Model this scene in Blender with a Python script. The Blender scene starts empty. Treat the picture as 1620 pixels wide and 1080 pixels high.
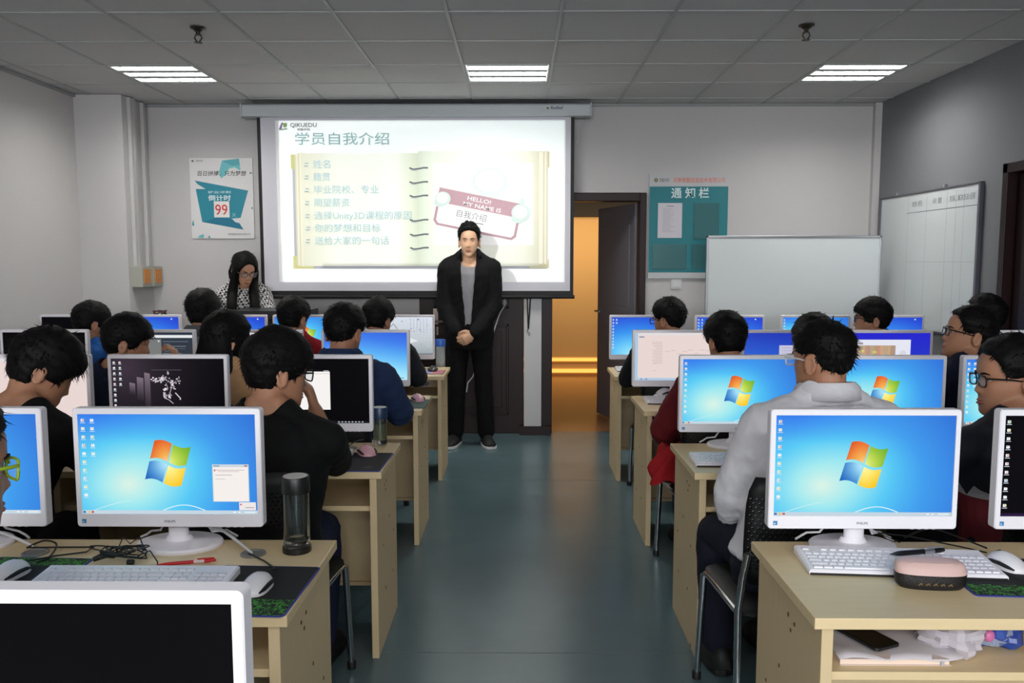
import bpy, bmesh, math, random
import numpy as np
from mathutils import Vector, Matrix, noise
random.seed(7)
rng = np.random.default_rng(11)
SC = bpy.context.scene
COL = SC.collection
PI = math.pi

# ---------------------------------------------------------------- camera, exposure, lights
F = 1308.0; EYE = 1.44
PITCH = math.atan(127/F); YAW = math.atan(12*math.cos(PITCH)/F)
cd = bpy.data.cameras.new('camera'); cam = bpy.data.objects.new('camera', cd); COL.objects.link(cam)
cam.location = (0, 0, EYE); cam.rotation_euler = (PI/2-PITCH, 0, YAW)
cd.sensor_width = 36; cd.lens = F/1620*36; cd.clip_start = .05
SC.camera = cam
vs = SC.view_settings
vs.view_transform = 'Standard'; vs.look = 'None'; vs.gamma = 1; vs.exposure = 0.0; vs.use_curve_mapping = False
W = bpy.data.worlds.new('world'); SC.world = W; W.use_nodes = True
W.node_tree.nodes['Background'].inputs[0].default_value = (.5, .52, .55, 1)
W.node_tree.nodes['Background'].inputs[1].default_value = .05
SC.cycles.max_bounces = 8
SC.cycles.sample_clamp_indirect = 6

FIX_STAGE = 9.5      # emission of the three fixtures in view
FIX_REAR = 12.0      # fixtures over the camera, outside the frame
PROJ_W = 335.0
def area(name, loc, rot, sx, sy, e, col=(1, 1, 1)):
    l = bpy.data.lights.new(name, 'AREA'); l.shape = 'RECTANGLE'; l.size = sx; l.size_y = sy; l.energy = e; l.color = col
    o = bpy.data.objects.new(name, l); COL.objects.link(o); o.location = loc; o.rotation_euler = rot
    return o
# ceiling fixtures over and behind the camera
for x in (-2.3, 0.0, 2.2):
    area('rear_ceiling_lamp', (x, -.6, 2.68), (0, 0, 0), .56, .56, FIX_REAR)
    area('rear_ceiling_lamp', (x, -2.4, 2.68), (0, 0, 0), .56, .56, FIX_REAR*4.2)
area('rear_fill', (0.1, -5.36, 1.85), (PI/2, 0, 0), 4.9, 1.3, 300, (.95, .98, 1))  # added unseen fill behind the camera, set for a slow frontal falloff
# warm strip light of the corridor beyond the doorway
area('corridor_lamp', (.8, 9.35, 1.97), (math.radians(48), 0, 0), 2.6, .3, 30, (1, .72, .42))

# projector: a spot whose beam is cut to the picture's rectangle
PRJ = Vector((-1.55, 3.0, 2.62)); SCR_Y = 6.72
def projector(x0, x1, z0, z1, stripe):
    l = bpy.data.lights.new('projector_beam', 'SPOT'); l.energy = PROJ_W; l.spot_size = 1.9; l.spot_blend = 0; l.shadow_soft_size = .012
    o = bpy.data.objects.new('projector_beam', l); COL.objects.link(o); o.location = PRJ; o.rotation_euler = (PI/2, 0, 0)
    l.use_nodes = True; nt = l.node_tree; N = nt.nodes; L = nt.links
    tc = N.new('ShaderNodeTexCoord'); sp = N.new('ShaderNodeSeparateXYZ'); L.new(tc.outputs['Normal'], sp.inputs[0])
    def m(op, a, b):
        n = N.new('ShaderNodeMath'); n.operation = op
        for i, q in enumerate((a, b)):
            if isinstance(q, (int, float)): n.inputs[i].default_value = q
            else: L.new(q, n.inputs[i])
        return n.outputs[0]
    D = SCR_Y-PRJ.y
    # u,v = metres on the screen plane
    u = m('MULTIPLY', m('DIVIDE', sp.outputs[0], sp.outputs[2]), -D); v = m('MULTIPLY', m('DIVIDE', sp.outputs[1], sp.outputs[2]), -D)
    def band(q, a, b): return m('MULTIPLY', m('GREATER_THAN', q, a), m('LESS_THAN', q, b))
    rect = m('MULTIPLY', band(u, x0-PRJ.x, x1-PRJ.x), band(v, z0-PRJ.z, z1-PRJ.z))
    sx0, sx1, sz0, sz1 = stripe
    st = m('MULTIPLY', band(u, sx0-PRJ.x, sx1-PRJ.x), band(v, sz0-PRJ.z, sz1-PRJ.z))
    k = m('MULTIPLY', rect, m('SUBTRACT', 1.0, m('MULTIPLY', st, .72)))
    em = N['Emission']; em.inputs[0].default_value = (.95, 1, .985, 1); L.new(k, em.inputs[1])
projector(-1.925, .360, 1.268, 2.555, (-1.60, .215, 1.375, 1.418))

# ---------------------------------------------------------------- helpers
def s2l(c):
    return tuple(((v/255)/12.92 if v/255 <= .04045 else ((v/255+.055)/1.055)**2.4) for v in c)
def _ray(px, py):
    fw = Vector((-math.sin(YAW)*math.cos(PITCH), math.cos(YAW)*math.cos(PITCH), -math.sin(PITCH)))
    rt = Vector((math.cos(YAW), math.sin(YAW), 0)); up = rt.cross(fw)
    return fw+rt*((px-810)/F)+up*((540-py)/F)
def at(px, py, Y):           # the point of the plane y=Y seen at a photo pixel
    d = _ray(px, py); return Vector((0, 0, EYE))+d*(Y/d.y)
def on(px, py, z):           # the point of the level z seen at a photo pixel
    d = _ray(px, py); return Vector((0, 0, EYE))+d*((z-EYE)/d.z)

MATS = {}
def mat(name, rgb=(200, 200, 200), rough=.5, metal=0, spec=.5, emit=0, noise_amt=0, noise_scale=20, stretch=None, alpha=None, trans=0, bump=0, bump_scale=60, coat=0):
    if name in MATS: return MATS[name]
    m = bpy.data.materials.new(name); m.use_nodes = True; nt = m.node_tree; N = nt.nodes; L = nt.links
    b = N['Principled BSDF']; c = s2l(rgb)
    b.inputs['Base Color'].default_value = (*c, 1); b.inputs['Roughness'].default_value = rough; b.inputs['Metallic'].default_value = metal
    b.inputs['Specular IOR Level'].default_value = spec
    if coat: b.inputs['Coat Weight'].default_value = coat
    if trans: b.inputs['Transmission Weight'].default_value = trans; b.inputs['IOR'].default_value = 1.45
    if alpha is not None: b.inputs['Alpha'].default_value = alpha
    if emit:
        b.inputs['Emission Color'].default_value = (*c, 1); b.inputs['Emission Strength'].default_value = emit
    if noise_amt or bump:
        tc = N.new('ShaderNodeTexCoord'); mp = N.new('ShaderNodeMapping'); L.new(tc.outputs['Object'], mp.inputs[0])
        if stretch: mp.inputs['Scale'].default_value = stretch
    if noise_amt:
        nz = N.new('ShaderNodeTexNoise'); nz.inputs['Scale'].default_value = noise_scale; nz.inputs['Detail'].default_value = 5
        L.new(mp.outputs[0], nz.inputs['Vector'])
        mx = N.new('ShaderNodeMix'); mx.data_type = 'RGBA'
        mx.inputs[6].default_value = (*[max(0, v*(1-noise_amt)) for v in c], 1); mx.inputs[7].default_value = (*[min(1, v*(1+noise_amt)) for v in c], 1)
        L.new(nz.outputs['Fac'], mx.inputs[0]); L.new(mx.outputs[2], b.inputs['Base Color'])
    if bump:
        n2 = N.new('ShaderNodeTexNoise'); n2.inputs['Scale'].default_value = bump_scale; n2.inputs['Detail'].default_value = 4
        L.new(mp.outputs[0], n2.inputs['Vector'])
        bp = N.new('ShaderNodeBump'); bp.inputs['Strength'].default_value = bump; bp.inputs['Distance'].default_value = .01
        L.new(n2.outputs['Fac'], bp.inputs['Height']); L.new(bp.outputs[0], b.inputs['Normal'])
    MATS[name] = m
    return m
def attr_mat(name, emission=None, rough=.6):
    if name in MATS: return MATS[name]
    m = bpy.data.materials.new(name); m.use_nodes = True; nt = m.node_tree; N = nt.nodes; L = nt.links
    b = N['Principled BSDF']; a = N.new('ShaderNodeAttribute'); a.attribute_name = 'Col'
    b.inputs['Roughness'].default_value = rough
    if emission:
        b.inputs['Base Color'].default_value = (.002, .002, .002, 1); L.new(a.outputs['Color'], b.inputs['Emission Color']); b.inputs['Emission Strength'].default_value = emission
        b.inputs['Specular IOR Level'].default_value = .03; b.inputs['Roughness'].default_value = .25
    else:
        L.new(a.outputs['Color'], b.inputs['Base Color'])
    MATS[name] = m
    return m

class MB:
    def __init__(s): s.v = []; s.f = []; s.c = []; s.mi = []; s.hascol = False
    def add(s, vs_, fs_, col=None, mi=0, M=None):
        o = len(s.v)
        if M is not None: vs_ = [M @ Vector(p) for p in vs_]
        s.v += [tuple(p) for p in vs_]
        for f in fs_:
            s.f.append([o+i for i in f]); s.mi.append(mi)
            if col is None: s.c.append(None)
            elif callable(col): s.hascol = True; s.c.append([col(i) for i in f])
            else: s.hascol = True; s.c.append(col)
    def box(s, x0, x1, y0, y1, z0, z1, mi=0, M=None, col=None):
        p = [(x, y, z) for z in (z0, z1) for y in (y0, y1) for x in (x0, x1)]
        s.add(p, [(0, 2, 3, 1), (4, 5, 7, 6), (0, 1, 5, 4), (2, 6, 7, 3), (0, 4, 6, 2), (1, 3, 7, 5)], col, mi, M); return s
    def loft(s, rings, mi=0, M=None, caps=True, col=None):
        n = len(rings[0]); v = [tuple(p) for r in rings for p in r]; f = []
        for k in range(len(rings)-1):
            for i in range(n):
                j = (i+1) % n; f.append((k*n+i, k*n+j, (k+1)*n+j, (k+1)*n+i))
        if caps:
            f.append(tuple(range(n-1, -1, -1))); f.append(tuple((len(rings)-1)*n+i for i in range(n)))
        s.add(v, f, col, mi, M); return s
    def lathe(s, prof, n=32, mi=0, M=None, c=(0, 0), caps=True):
        rings = [[(c[0]+r*math.cos(2*PI*i/n), c[1]+r*math.sin(2*PI*i/n), z) for i in range(n)] for r, z in prof]
        return s.loft(rings, mi, M, caps)
    def tube(s, pts, r, n=8, mi=0, M=None):
        pts = [Vector(p) for p in pts]; rr = r if isinstance(r, (list, tuple)) else [r]*len(pts)
        rings = []; ref = None
        for k, p in enumerate(pts):
            a = pts[max(0, k-1)]; b = pts[min(len(pts)-1, k+1)]; t = (b-a)
            t = t.normalized() if t.length > 1e-9 else Vector((0, 0, 1))
            if ref is None: ref = t.orthogonal().normalized()
            else:
                ref = ref-t*ref.dot(t); ref = ref.normalized() if ref.length > 1e-6 else t.orthogonal().normalized()
            w = t.cross(ref)
            rings.append([p+(ref*math.cos(2*PI*i/n)+w*math.sin(2*PI*i/n))*rr[k] for i in range(n)])
        return s.loft(rings, mi, M)
    def ball(s, c, rx, ry=None, rz=None, n=16, m=10, mi=0, M=None):
        ry = ry or rx; rz = rz or rx; rings = []
        for k in range(m+1):
            th = PI*(k+.02)/(m+.04); rings.append([(c[0]+rx*math.sin(th)*math.cos(2*PI*i/n), c[1]+ry*math.sin(th)*math.sin(2*PI*i/n), c[2]-rz*math.cos(th)) for i in range(n)])
        return s.loft(rings, mi, M)
    def prism(s, pts, z0, z1, mi=0, M=None):
        n = len(pts); v = [(x, y, z0) for x, y in pts]+[(x, y, z1) for x, y in pts]
        f = [tuple(range(n-1, -1, -1)), tuple(range(n, 2*n))]+[(i, (i+1) % n, n+(i+1) % n, n+i) for i in range(n)]
        s.add(v, f, None, mi, M); return s
    def mesh(s, name, smooth=True, angle=38):
        me = bpy.data.meshes.new(name); me.from_pydata(s.v, [], s.f)
        me.polygons.foreach_set('material_index', s.mi)
        if s.hascol:
            a = me.color_attributes.new('Col', 'FLOAT_COLOR', 'CORNER'); out = []
            for f, c in zip(s.f, s.c):
                if isinstance(c, list):
                    for q in c: out += [*q, 1]
                else:
                    out += [*(c or (.5, .5, .5)), 1]*len(f)
            a.data.foreach_set('color', out)
        me.update()
        if smooth:
            me.polygons.foreach_set('use_smooth', [True]*len(me.polygons))
            me.set_sharp_from_angle(angle=math.radians(angle))
        return me
    def build(s, name, m, parent=None, smooth=True, bevel=0, angle=38, recalc=False):
        me = s.mesh(name, smooth, angle)
        if recalc:
            bm = bmesh.new(); bm.from_mesh(me); bmesh.ops.recalc_face_normals(bm, faces=bm.faces); bm.to_mesh(me); bm.free()
        return link(name, me, m, parent, bevel)
def link(name, me, m, parent=None, bevel=0):
    o = bpy.data.objects.new(name, me); COL.objects.link(o)
    if not me.materials:
        for q in (m if isinstance(m, (list, tuple)) else [m]): me.materials.append(q)
    if parent is not None: o.parent = parent
    if bevel:
        b = o.modifiers.new('edge', 'BEVEL'); b.width = bevel; b.segments = 2; b.limit_method = 'ANGLE'; b.angle_limit = math.radians(40)
    return o
def tag(o, label=None, cat=None, group=None, kind=None):
    if label: o['label'] = label
    if cat: o['category'] = cat
    if group: o['group'] = group
    if kind: o['kind'] = kind
    return o
def thing(name, loc, rz, label, cat, group=None):
    o = bpy.data.objects.new(name, None); COL.objects.link(o); o.empty_display_size = .1
    o.location = loc; o.rotation_euler = (0, 0, rz); return tag(o, label, cat, group)
def struct(name, mb, m, **k): return tag(mb.build(name, m, **k), kind='structure')

_TX = {}
def text_geo(t, bold=0):
    if (t, bold) in _TX: return _TX[(t, bold)]
    c = bpy.data.curves.new('lettering', 'FONT'); c.body = t; c.offset = bold; c.resolution_u = 3
    o = bpy.data.objects.new('lettering', c); COL.objects.link(o); bpy.context.view_layer.update()
    e = o.evaluated_get(bpy.context.evaluated_depsgraph_get()); me = e.to_mesh()
    r = ([(p.co.x, p.co.y) for p in me.vertices], [tuple(p.vertices) for p in me.polygons])
    e.to_mesh_clear(); bpy.data.objects.remove(o); bpy.data.curves.remove(c)
    _TX[(t, bold)] = r
    return r
class G(MB):
    """flat graphics in layers on one surface: o + x*u + y*v, each call one hair further along n"""
    def __init__(s, o, u, v, step=.00012):
        super().__init__(); s.o = Vector(o); s.u = Vector(u); s.vv = Vector(v); s.n = s.u.cross(s.vv).normalized(); s.k = 0; s.step = step
    def P(s, x, y): return s.o+s.u*x+s.vv*y+s.n*(s.k*s.step)
    def poly(s, pts, c):
        s.k += 1; s.add([s.P(x, y) for x, y in pts], [tuple(range(len(pts)))], s2l(c))
    def polys(s, lst):
        s.k += 1
        for pts, c in lst: s.add([s.P(x, y) for x, y in pts], [tuple(range(len(pts)))], s2l(c))
    def rect(s, x0, y0, x1, y1, c): s.poly([(x0, y0), (x1, y0), (x1, y1), (x0, y1)], c)
    def rects(s, lst): s.polys([([(a, b), (c, b), (c, d), (a, d)], q) for a, b, c, d, q in lst])
    def ell(s, x, y, rx, ry, c, n=28): s.poly([(x+rx*math.cos(2*PI*i/n), y+ry*math.sin(2*PI*i/n)) for i in range(n)], c)
    def line(s, pts, w, c):
        q = []
        for a, b in zip(pts, pts[1:]):
            d = Vector((b[0]-a[0], b[1]-a[1])); nn = Vector((-d.y, d.x)).normalized()*w/2
            q.append(([(a[0]-nn.x, a[1]-nn.y), (b[0]-nn.x, b[1]-nn.y), (b[0]+nn.x, b[1]+nn.y), (a[0]+nn.x, a[1]+nn.y)], c))
        s.polys(q)
    def grid(s, nx, ny, pos, colf):
        s.k += 1; P = []; C = []
        for j in range(ny+1):
            for i in range(nx+1):
                a, b = i/nx, j/ny; P.append(s.P(*pos(a, b))); C.append(s2l(colf(a, b)))
        s.add(P, [(j*(nx+1)+i, j*(nx+1)+i+1, (j+1)*(nx+1)+i+1, (j+1)*(nx+1)+i) for j in range(ny) for i in range(nx)], lambda i: C[i])
    def text(s, t, x, y, h, c, sx=1, rot=0, bold=0, center=False, shear=0, w=None):
        v, f = text_geo(t, bold); k = h/.72; s.k += 1
        if w: sx = w/k/(max(p[0] for p in v)-min(p[0] for p in v))
        if center: x0 = (max(p[0] for p in v)+min(p[0] for p in v))/2
        else: x0 = min(p[0] for p in v)
        ca, sa = math.cos(rot), math.sin(rot); out = []
        for a, b in v:
            a = (a-x0)*sx+shear*b; out.append(s.P(x+(a*ca-b*sa)*k, y+(a*sa+b*ca)*k))
        s.add(out, f, s2l(c))
def lerp3(stops, t):
    if t <= stops[0][0]: return stops[0][1]
    for (a, ca), (b, cb) in zip(stops, stops[1:]):
        if t <= b:
            k = (t-a)/(b-a); return tuple(x+(y-x)*k for x, y in zip(ca, cb))
    return stops[-1][1]

M_wall = mat('wall_paint_white', (194, 191, 191), .85, noise_amt=.02, noise_scale=3)
M_grey = mat('wall_paint_grey', (118, 120, 124), .8, noise_amt=.03, noise_scale=4)
M_dark = mat('matte_black', (12, 12, 13), .6)
M_white = mat('white_plastic', (238, 234, 240), .38)
M_lgrey = mat('light_grey_plastic', (170, 172, 176), .45)
M_alu = mat('brushed_aluminium', (170, 172, 176), .35, metal=.9)
M_chrome = mat('chrome_tube', (205, 205, 208), .16, metal=1)
M_maroon = mat('maroon_door_wood', (34, 13, 15), .45, spec=.3, noise_amt=.15, noise_scale=8, stretch=(6, 6, .6))
M_wood = mat('maple_laminate', (219, 195, 152), .42, noise_amt=.07, noise_scale=9, stretch=(1, 9, 9))
M_woodv = mat('maple_laminate_upright', (206, 183, 143), .48, noise_amt=.06, noise_scale=9, stretch=(9, 9, 1))
M_print = attr_mat('printed_colour', rough=.55)
M_disp = attr_mat('lit_display', 1.0)
M_skin = mat('skin', (196, 146, 116), .55, noise_amt=.06, noise_scale=30)
M_skin2 = mat('skin_tanned', (172, 122, 94), .55, noise_amt=.06, noise_scale=30)
M_hair = mat('black_hair', (9, 8, 8), .62, spec=.16)
M_cable_b = mat('black_cable', (14, 14, 15), .5)
M_cable_w = mat('white_cable', (215, 213, 216), .45)

# ---------------------------------------------------------------- room shell
WY = 6.88; XL = -3.42; XR = 2.92; YB = -5.5; CZ = 2.71
M_floor = mat('blue_grey_vinyl_floor', (86, 108, 114), .26, spec=.5, noise_amt=.09, noise_scale=5, bump=.03, bump_scale=90)
struct('floor', MB().box(XL-.1, XR+.1, YB-.1, WY+.05, -.1, 0), M_floor, smooth=False)
seam = MB()
for x in (-1.9, 1.9): seam.box(x-.002, x+.002, YB, WY-.1, .0, .0006)
for y in (2.93, 5.35): seam.box(-2.9, 2.9, y-.002, y+.002, .0, .0006)
struct('floor_seam_lines', seam, mat('seam', (78, 94, 99), .5), smooth=False)
struct('wall_left', MB().box(XL-.15, XL, YB, WY+.1, 0, 3), M_wall, smooth=False)
struct('wall_right', MB().box(XR, XR+.15, YB, 4.30, 0, 3).box(XR, XR+.15, 5.03, WY+.1, 0, 3).box(XR, XR+.15, 4.30, 5.03, 2.0, 3), M_grey, smooth=False)
struct('wall_rear', MB().box(XL-.15, XR+.15, YB-.15, YB, 0, .9).box(XL-.15, XR+.15, YB-.15, YB, 2.5, 3).box(XL-.15, -2.4, YB-.15, YB, .9, 2.5).box(2.6, XR+.15, YB-.15, YB, .9, 2.5), M_wall, smooth=False)
wf = MB()
for x in (-2.4, -.75, .9, 2.55): wf.box(x, x+.05, YB-.1, YB-.04, .9, 2.5)
wf.box(-2.4, 2.6, YB-.1, YB-.04, .9, .95).box(-2.4, 2.6, YB-.1, YB-.04, 2.45, 2.5)
w = struct('window_1', wf, M_white, smooth=False)
# back wall with the doorway X .19..1.0
D0, D1, DZ = .20, .985, 1.93
struct('wall_back', MB().box(XL-.1, -.83, WY, WY+.12, 0, 3).box(-.83, D1+.05, WY, WY+.12, 2.0, 3).box(D1+.05, XR+.1, WY, WY+.12, 0, 3), M_wall, smooth=False)
# plastered column in the far corner and the pale corner strip
struct('wall_column', MB().box(XL, -3.05, 6.45, WY, 0, CZ), M_wall, smooth=False)
struct('trim_1', MB().box(XR-.055, XR, WY-.05, WY, 0, CZ), M_wall, smooth=False)
struct('baseboard_back', MB().box(-3.05, -.9, WY-.012, WY, 0, .08).box(1.06, XR-.05, WY-.012, WY, 0, .08), M_maroon, smooth=False)
struct('roof_slab', MB().box(XL-.2, XR+.2, YB-.2, WY+.2, 3.0, 3.1), M_dark, smooth=False)
# suspended ceiling: tiles around the light openings, T-bars below
TX, TY0, TYp = .585, 5.51, .568
xs = [-.374+TX*k for k in range(-6, 7)]; ys = [TY0+TYp*k for k in range(-20, 4)]
LIGHTS = {(-4, 0), (0, 0), (4, 0)}
tl = MB()
for i in range(-6, 6):
    for j in range(-20, 3):
        if (i, j) in LIGHTS: continue
        x0 = max(XL, -.374+TX*i); x1 = min(XR, -.374+TX*(i+1)); y0 = max(YB, TY0+TYp*j); y1 = min(WY, TY0+TYp*(j+1))
        if x1-x0 > .01 and y1-y0 > .01: tl.box(x0+.003, x1-.003, y0+.003, y1-.003, CZ+.004, CZ+.018)
M_tile = mat('mineral_ceiling_tile', (198, 197, 198), .9, noise_amt=.05, noise_scale=220)
struct('ceiling', tl, M_tile, smooth=False)
tb = MB()
for x in xs:
    if XL < x < XR: tb.box(x-.009, x+.009, YB, WY, CZ-.002, CZ+.01)
for y in ys:
    if YB < y < WY: tb.box(XL, XR, y-.006, y+.006, CZ-.001, CZ+.01)
struct('ceiling_grid', tb, mat('ceiling_bar', (170, 172, 172), .5), smooth=False)
struct('trim_2', MB().box(XL, XL+.02, YB, 6.45, CZ-.02, CZ-.001).box(-3.05, XR, WY-.02, WY, CZ-.02, CZ-.001), mat('wall_angle', (150, 152, 152), .5), smooth=False)

M_tube = mat('lit_tube', (255, 253, 248), .3, emit=FIX_STAGE*5)
lp = ['left-hand square ceiling light with three lit tubes, nearest the two grey breaker boxes', 'square ceiling light with three lit tubes directly over the projection screen', 'square ceiling light with three lit tubes, beside the dark grey wall']
for n, i in enumerate((-4, 0, 4)):
    x0 = -.374+TX*i; y0 = TY0; x1 = x0+TX; y1 = y0+TYp
    t = thing('ceiling_light', ((x0+x1)/2, (y0+y1)/2, CZ), 0, lp[n], 'light', 'square ceiling lights')
    hx, hy = TX/2-.012, TYp/2-.012
    MB().box(-hx, hx, -hy, hy, .09, .1).box(-hx, -hx+.012, -hy, hy, .0, .09).box(hx-.012, hx, -hy, hy, .0, .09).box(-hx, hx, -hy, -hy+.012, .0, .09).box(-hx, hx, hy-.012, hy, .0, .09).build('housing', mat('lamp_housing', (205, 206, 206), .35), t, smooth=False)
    for k in (-1, 0, 1):
        yc = k*.172
        MB().box(-hx+.03, hx-.03, yc-.05, yc+.05, .028, .034).build('tube', M_tube, t, smooth=False)
        lv = MB()
        for q in range(-2, 3): lv.box(q*.105-.0015, q*.105+.0015, yc-.055, yc+.055, .004, .026)
        lv.box(-hx+.014, hx-.014, yc-.086, yc-.052, .002, .05).box(-hx+.014, hx-.014, yc+.052, yc+.086, .002, .05)
        lv.build('louvre', mat('louvre_metal', (150, 154, 156), .5), t, smooth=False)
for (px, py, lab) in ((313, 44, 'dark fire sprinkler with round plate on the ceiling, over the lectern side'), (1276, 40, 'dark fire sprinkler with star deflector on the ceiling, over the whiteboard side')):
    p = on(px, py, CZ)
    t = thing('fire_sprinkler', (p.x, p.y, CZ), 0, lab, 'sprinkler', 'ceiling fire sprinklers')
    M_br = mat('dark_brass', (60, 52, 42), .45, metal=.7)
    MB().lathe([(.042, 0), (.042, -.004), (.03, -.008), (.018, -.02), (.0, -.02)], 24).build('escutcheon', M_br, t)
    MB().lathe([(.012, -.018), (.012, -.04), (.0, -.04)], 12).tube([(-.013, 0, -.035), (-.02, 0, -.055), (-.006, 0, -.075)], .004).tube([(.013, 0, -.035), (.02, 0, -.055), (.006, 0, -.075)], .004).build('frame', M_br, t)
    d = MB().lathe([(.004, -.074), (.024, -.077), (.024, -.079), (0, -.079)], 8)
    d.build('deflector', M_br, t)

# ---- corridor beyond the doorway
M_or = mat('corridor_wall', (214, 178, 122), .7)
CY = 10.4
struct('corridor_wall', MB().box(-1.6, 3.2, CY, CY+.1, 0, 1.985), M_or, smooth=False)
struct('corridor_bulkhead', MB().box(-1.6, 3.2, CY-.25, CY+.1, 1.985, 2.5).box(-1.6, 3.2, WY+.12, CY+.1, 2.42, 2.52), mat('corridor_bulkhead_grey', (40, 38, 40), .9), smooth=False)
struct('corridor_floor', MB().box(-1.6, 3.2, WY+.05, CY+.1, -.1, -.001), mat('corridor_wood_floor', (150, 104, 66), .3, noise_amt=.12, noise_scale=6, stretch=(8, 1, 1)), smooth=False)
struct('corridor_side_wall', MB().box(-1.65, -1.6, WY+.12, CY, 0, 2.5).box(3.2, 3.25, WY+.12, CY, 0, 2.5), M_grey, smooth=False)
sk = MB().box(-1.6, 3.2, CY-.02, CY, .0, .24)
struct('baseboard_corridor', sk, M_or, smooth=False)
t = thing('skirting_glow', (.8, CY-.03, 0), 0, 'skirting of the corridor wall beyond the doorway, glow added for reflected lamp light', 'light')
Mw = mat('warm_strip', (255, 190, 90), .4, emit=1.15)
for a, b in ((.185, .225), (.04, .085)): MB().box(-2.2, 2.2, -.012, .008, a, b).build('tube', Mw, t, smooth=False)  # skirting bands, no tubes: emission stands in for reflected warm lamp light

# ---- doors of the back wall
fr = MB().box(D1, D1+.055, WY-.03, WY+.13, 0, DZ+.065).box(D0+.07, D1, WY-.03, WY+.13, DZ, DZ+.065).box(.185, D0+.07, WY-.06, WY+.13, 0, DZ+.065)
struct('door_frame_back', fr, M_maroon, smooth=False, bevel=.004)
dz1 = thing('door_1', (-.83, WY-.02, 0), 0, None, None); tag(dz1, kind='structure')
leaf = MB().box(0, .865, -.02, .06, 0, 2.0)
for (a, b, c, d) in ((.12, .74, 1.05, 1.75), (.12, .74, .16, .92)):
    for r in ((a, b, c, c+.02), (a, b, d-.02, d), (a, a+.02, c, d), (b-.02, b, c, d)): leaf.box(r[0], r[1], -.034, -.02, r[2], r[3])
    leaf.box(a+.06, b-.06, -.03, -.02, c+.06, d-.06)
leaf.build('leaf', M_maroon, dz1, smooth=False, bevel=.004)
hd = MB().box(.115, .155, -.028, -.02, .83, 1.05).tube([(.135, -.02, .945), (.135, -.075, .945), (.15, -.085, .945), (.26, -.085, .945)], .010)
hd.build('handle', mat('dull_steel', (150, 135, 128), .35, metal=.8), dz1)
# white boxed pillar between the two doors, on a maroon plinth
struct('trim_3', MB().box(.037, .18, WY-.10, WY, .075, 2.0), mat('pillar_white', (206, 204, 206), .6), smooth=False)
struct('trim_4', MB().box(.0, .26, WY-.115, WY, 0, .075).box(.18, .262, WY-.07, WY, .075, 2.0), M_maroon, smooth=False)
# open grey door leaf swung into the corridor
d2 = thing('door_2', (D1, WY+.12, 0), math.radians(107), None, None); tag(d2, kind='structure')
MB().box(0, .80, -.02, .02, .01, DZ-.01).box(.1, .7, .02, .026, .25, .9).box(.1, .7, .02, .026, 1.05, 1.75).build('leaf', mat('dark_grey_door', (124, 122, 130), .5), d2, smooth=False, bevel=.003)
MB().tube([(.74, .02, .98), (.74, .07, .98), (.64, .07, .98)], .009).build('handle', M_chrome, d2)
# dark door of the right-hand wall
d3 = thing('door_3', (XR, 4.30, 0), 0, None, None); tag(d3, kind='structure')
MB().box(.03, .07, .05, .68, 0, 1.95).box(.02, .03, .12, .6, .2, .85).box(.02, .03, .12, .6, 1.0, 1.8).build('leaf', M_maroon, d3, smooth=False, bevel=.004)
struct('door_frame_right', MB().box(XR-.03, XR+.15, 5.0, 5.05, 0, 2.02).box(XR-.03, XR+.15, 4.25, 4.30, 0, 2.02).box(XR-.03, XR+.15, 4.25, 5.05, 1.96, 2.02), M_maroon, smooth=False, bevel=.004)

# ---- hanging projection screen
Y = SCR_Y
t = thing('projection_screen', (-.83, Y, 2.58), 0, 'wide pull-down projection screen with black border showing a bright notebook slide', 'screen')
def loc(p): return p-Vector((-.83, Y, 2.58))
cs = MB(); x0, x1 = -2.20+.83, .555+.83
pr = [(-.06, .0), (-.06, .085), (-.045, .098), (.05, .098), (.05, .0)]
cs.loft([[(x, y, z) for y, z in pr] for x in (x0, x1)])
cs.box(x0-.012, x0, -.065, .055, -.004, .102).box(x1, x1+.012, -.065, .055, -.004, .102)
cs.build('case', mat('screen_case', (188, 194, 198), .4), t, smooth=False, bevel=.003)
FX0, FX1, FZ0, FZ1 = -2.10, .436, 1.152, 2.585
MB().box(FX0+.83, FX1+.83, .004, .006, FZ0-2.58, .03).build('black_border', M_dark, t, smooth=False)
MB().tube([(FX0+.83-.01, .004, FZ0-2.58), (FX1+.83+.01, .004, FZ0-2.58)], .016, 12).build('bottom_bar', M_dark, t)
fab = MB().box(-2.072+.83, .408+.83, .001, .0035, 1.200-2.58, .03)
fab.build('fabric', mat('screen_fabric', (216, 214, 222), .85), t, smooth=False)
tri = MB().prism([(FX1+.84, -.005), (x1-.03, -.005), (FX1+.84, -.24)], -.003, .003, M=Matrix.Rotation(PI/2, 4, 'X')); tri.v = [(x, -y*1+.03, z) for x, y, z in tri.v]
bp = MB().tube([(FX1+.85, .03, -.2), (x1-.03, .03, -.01)], .003)
bp.build('cord', M_lgrey, t)
lg = G(loc(at(865, 172.5, Y-.0615)), (.00508, 0, 0), (0, 0, .00508))
lg.rect(0, 0, 3, 3, (90, 90, 60)); lg.text('Redleaf', 6, 0, 4.6, (40, 40, 90), bold=.012, shear=.2)
lg.build('lettering', M_print, t, smooth=False)
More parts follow.
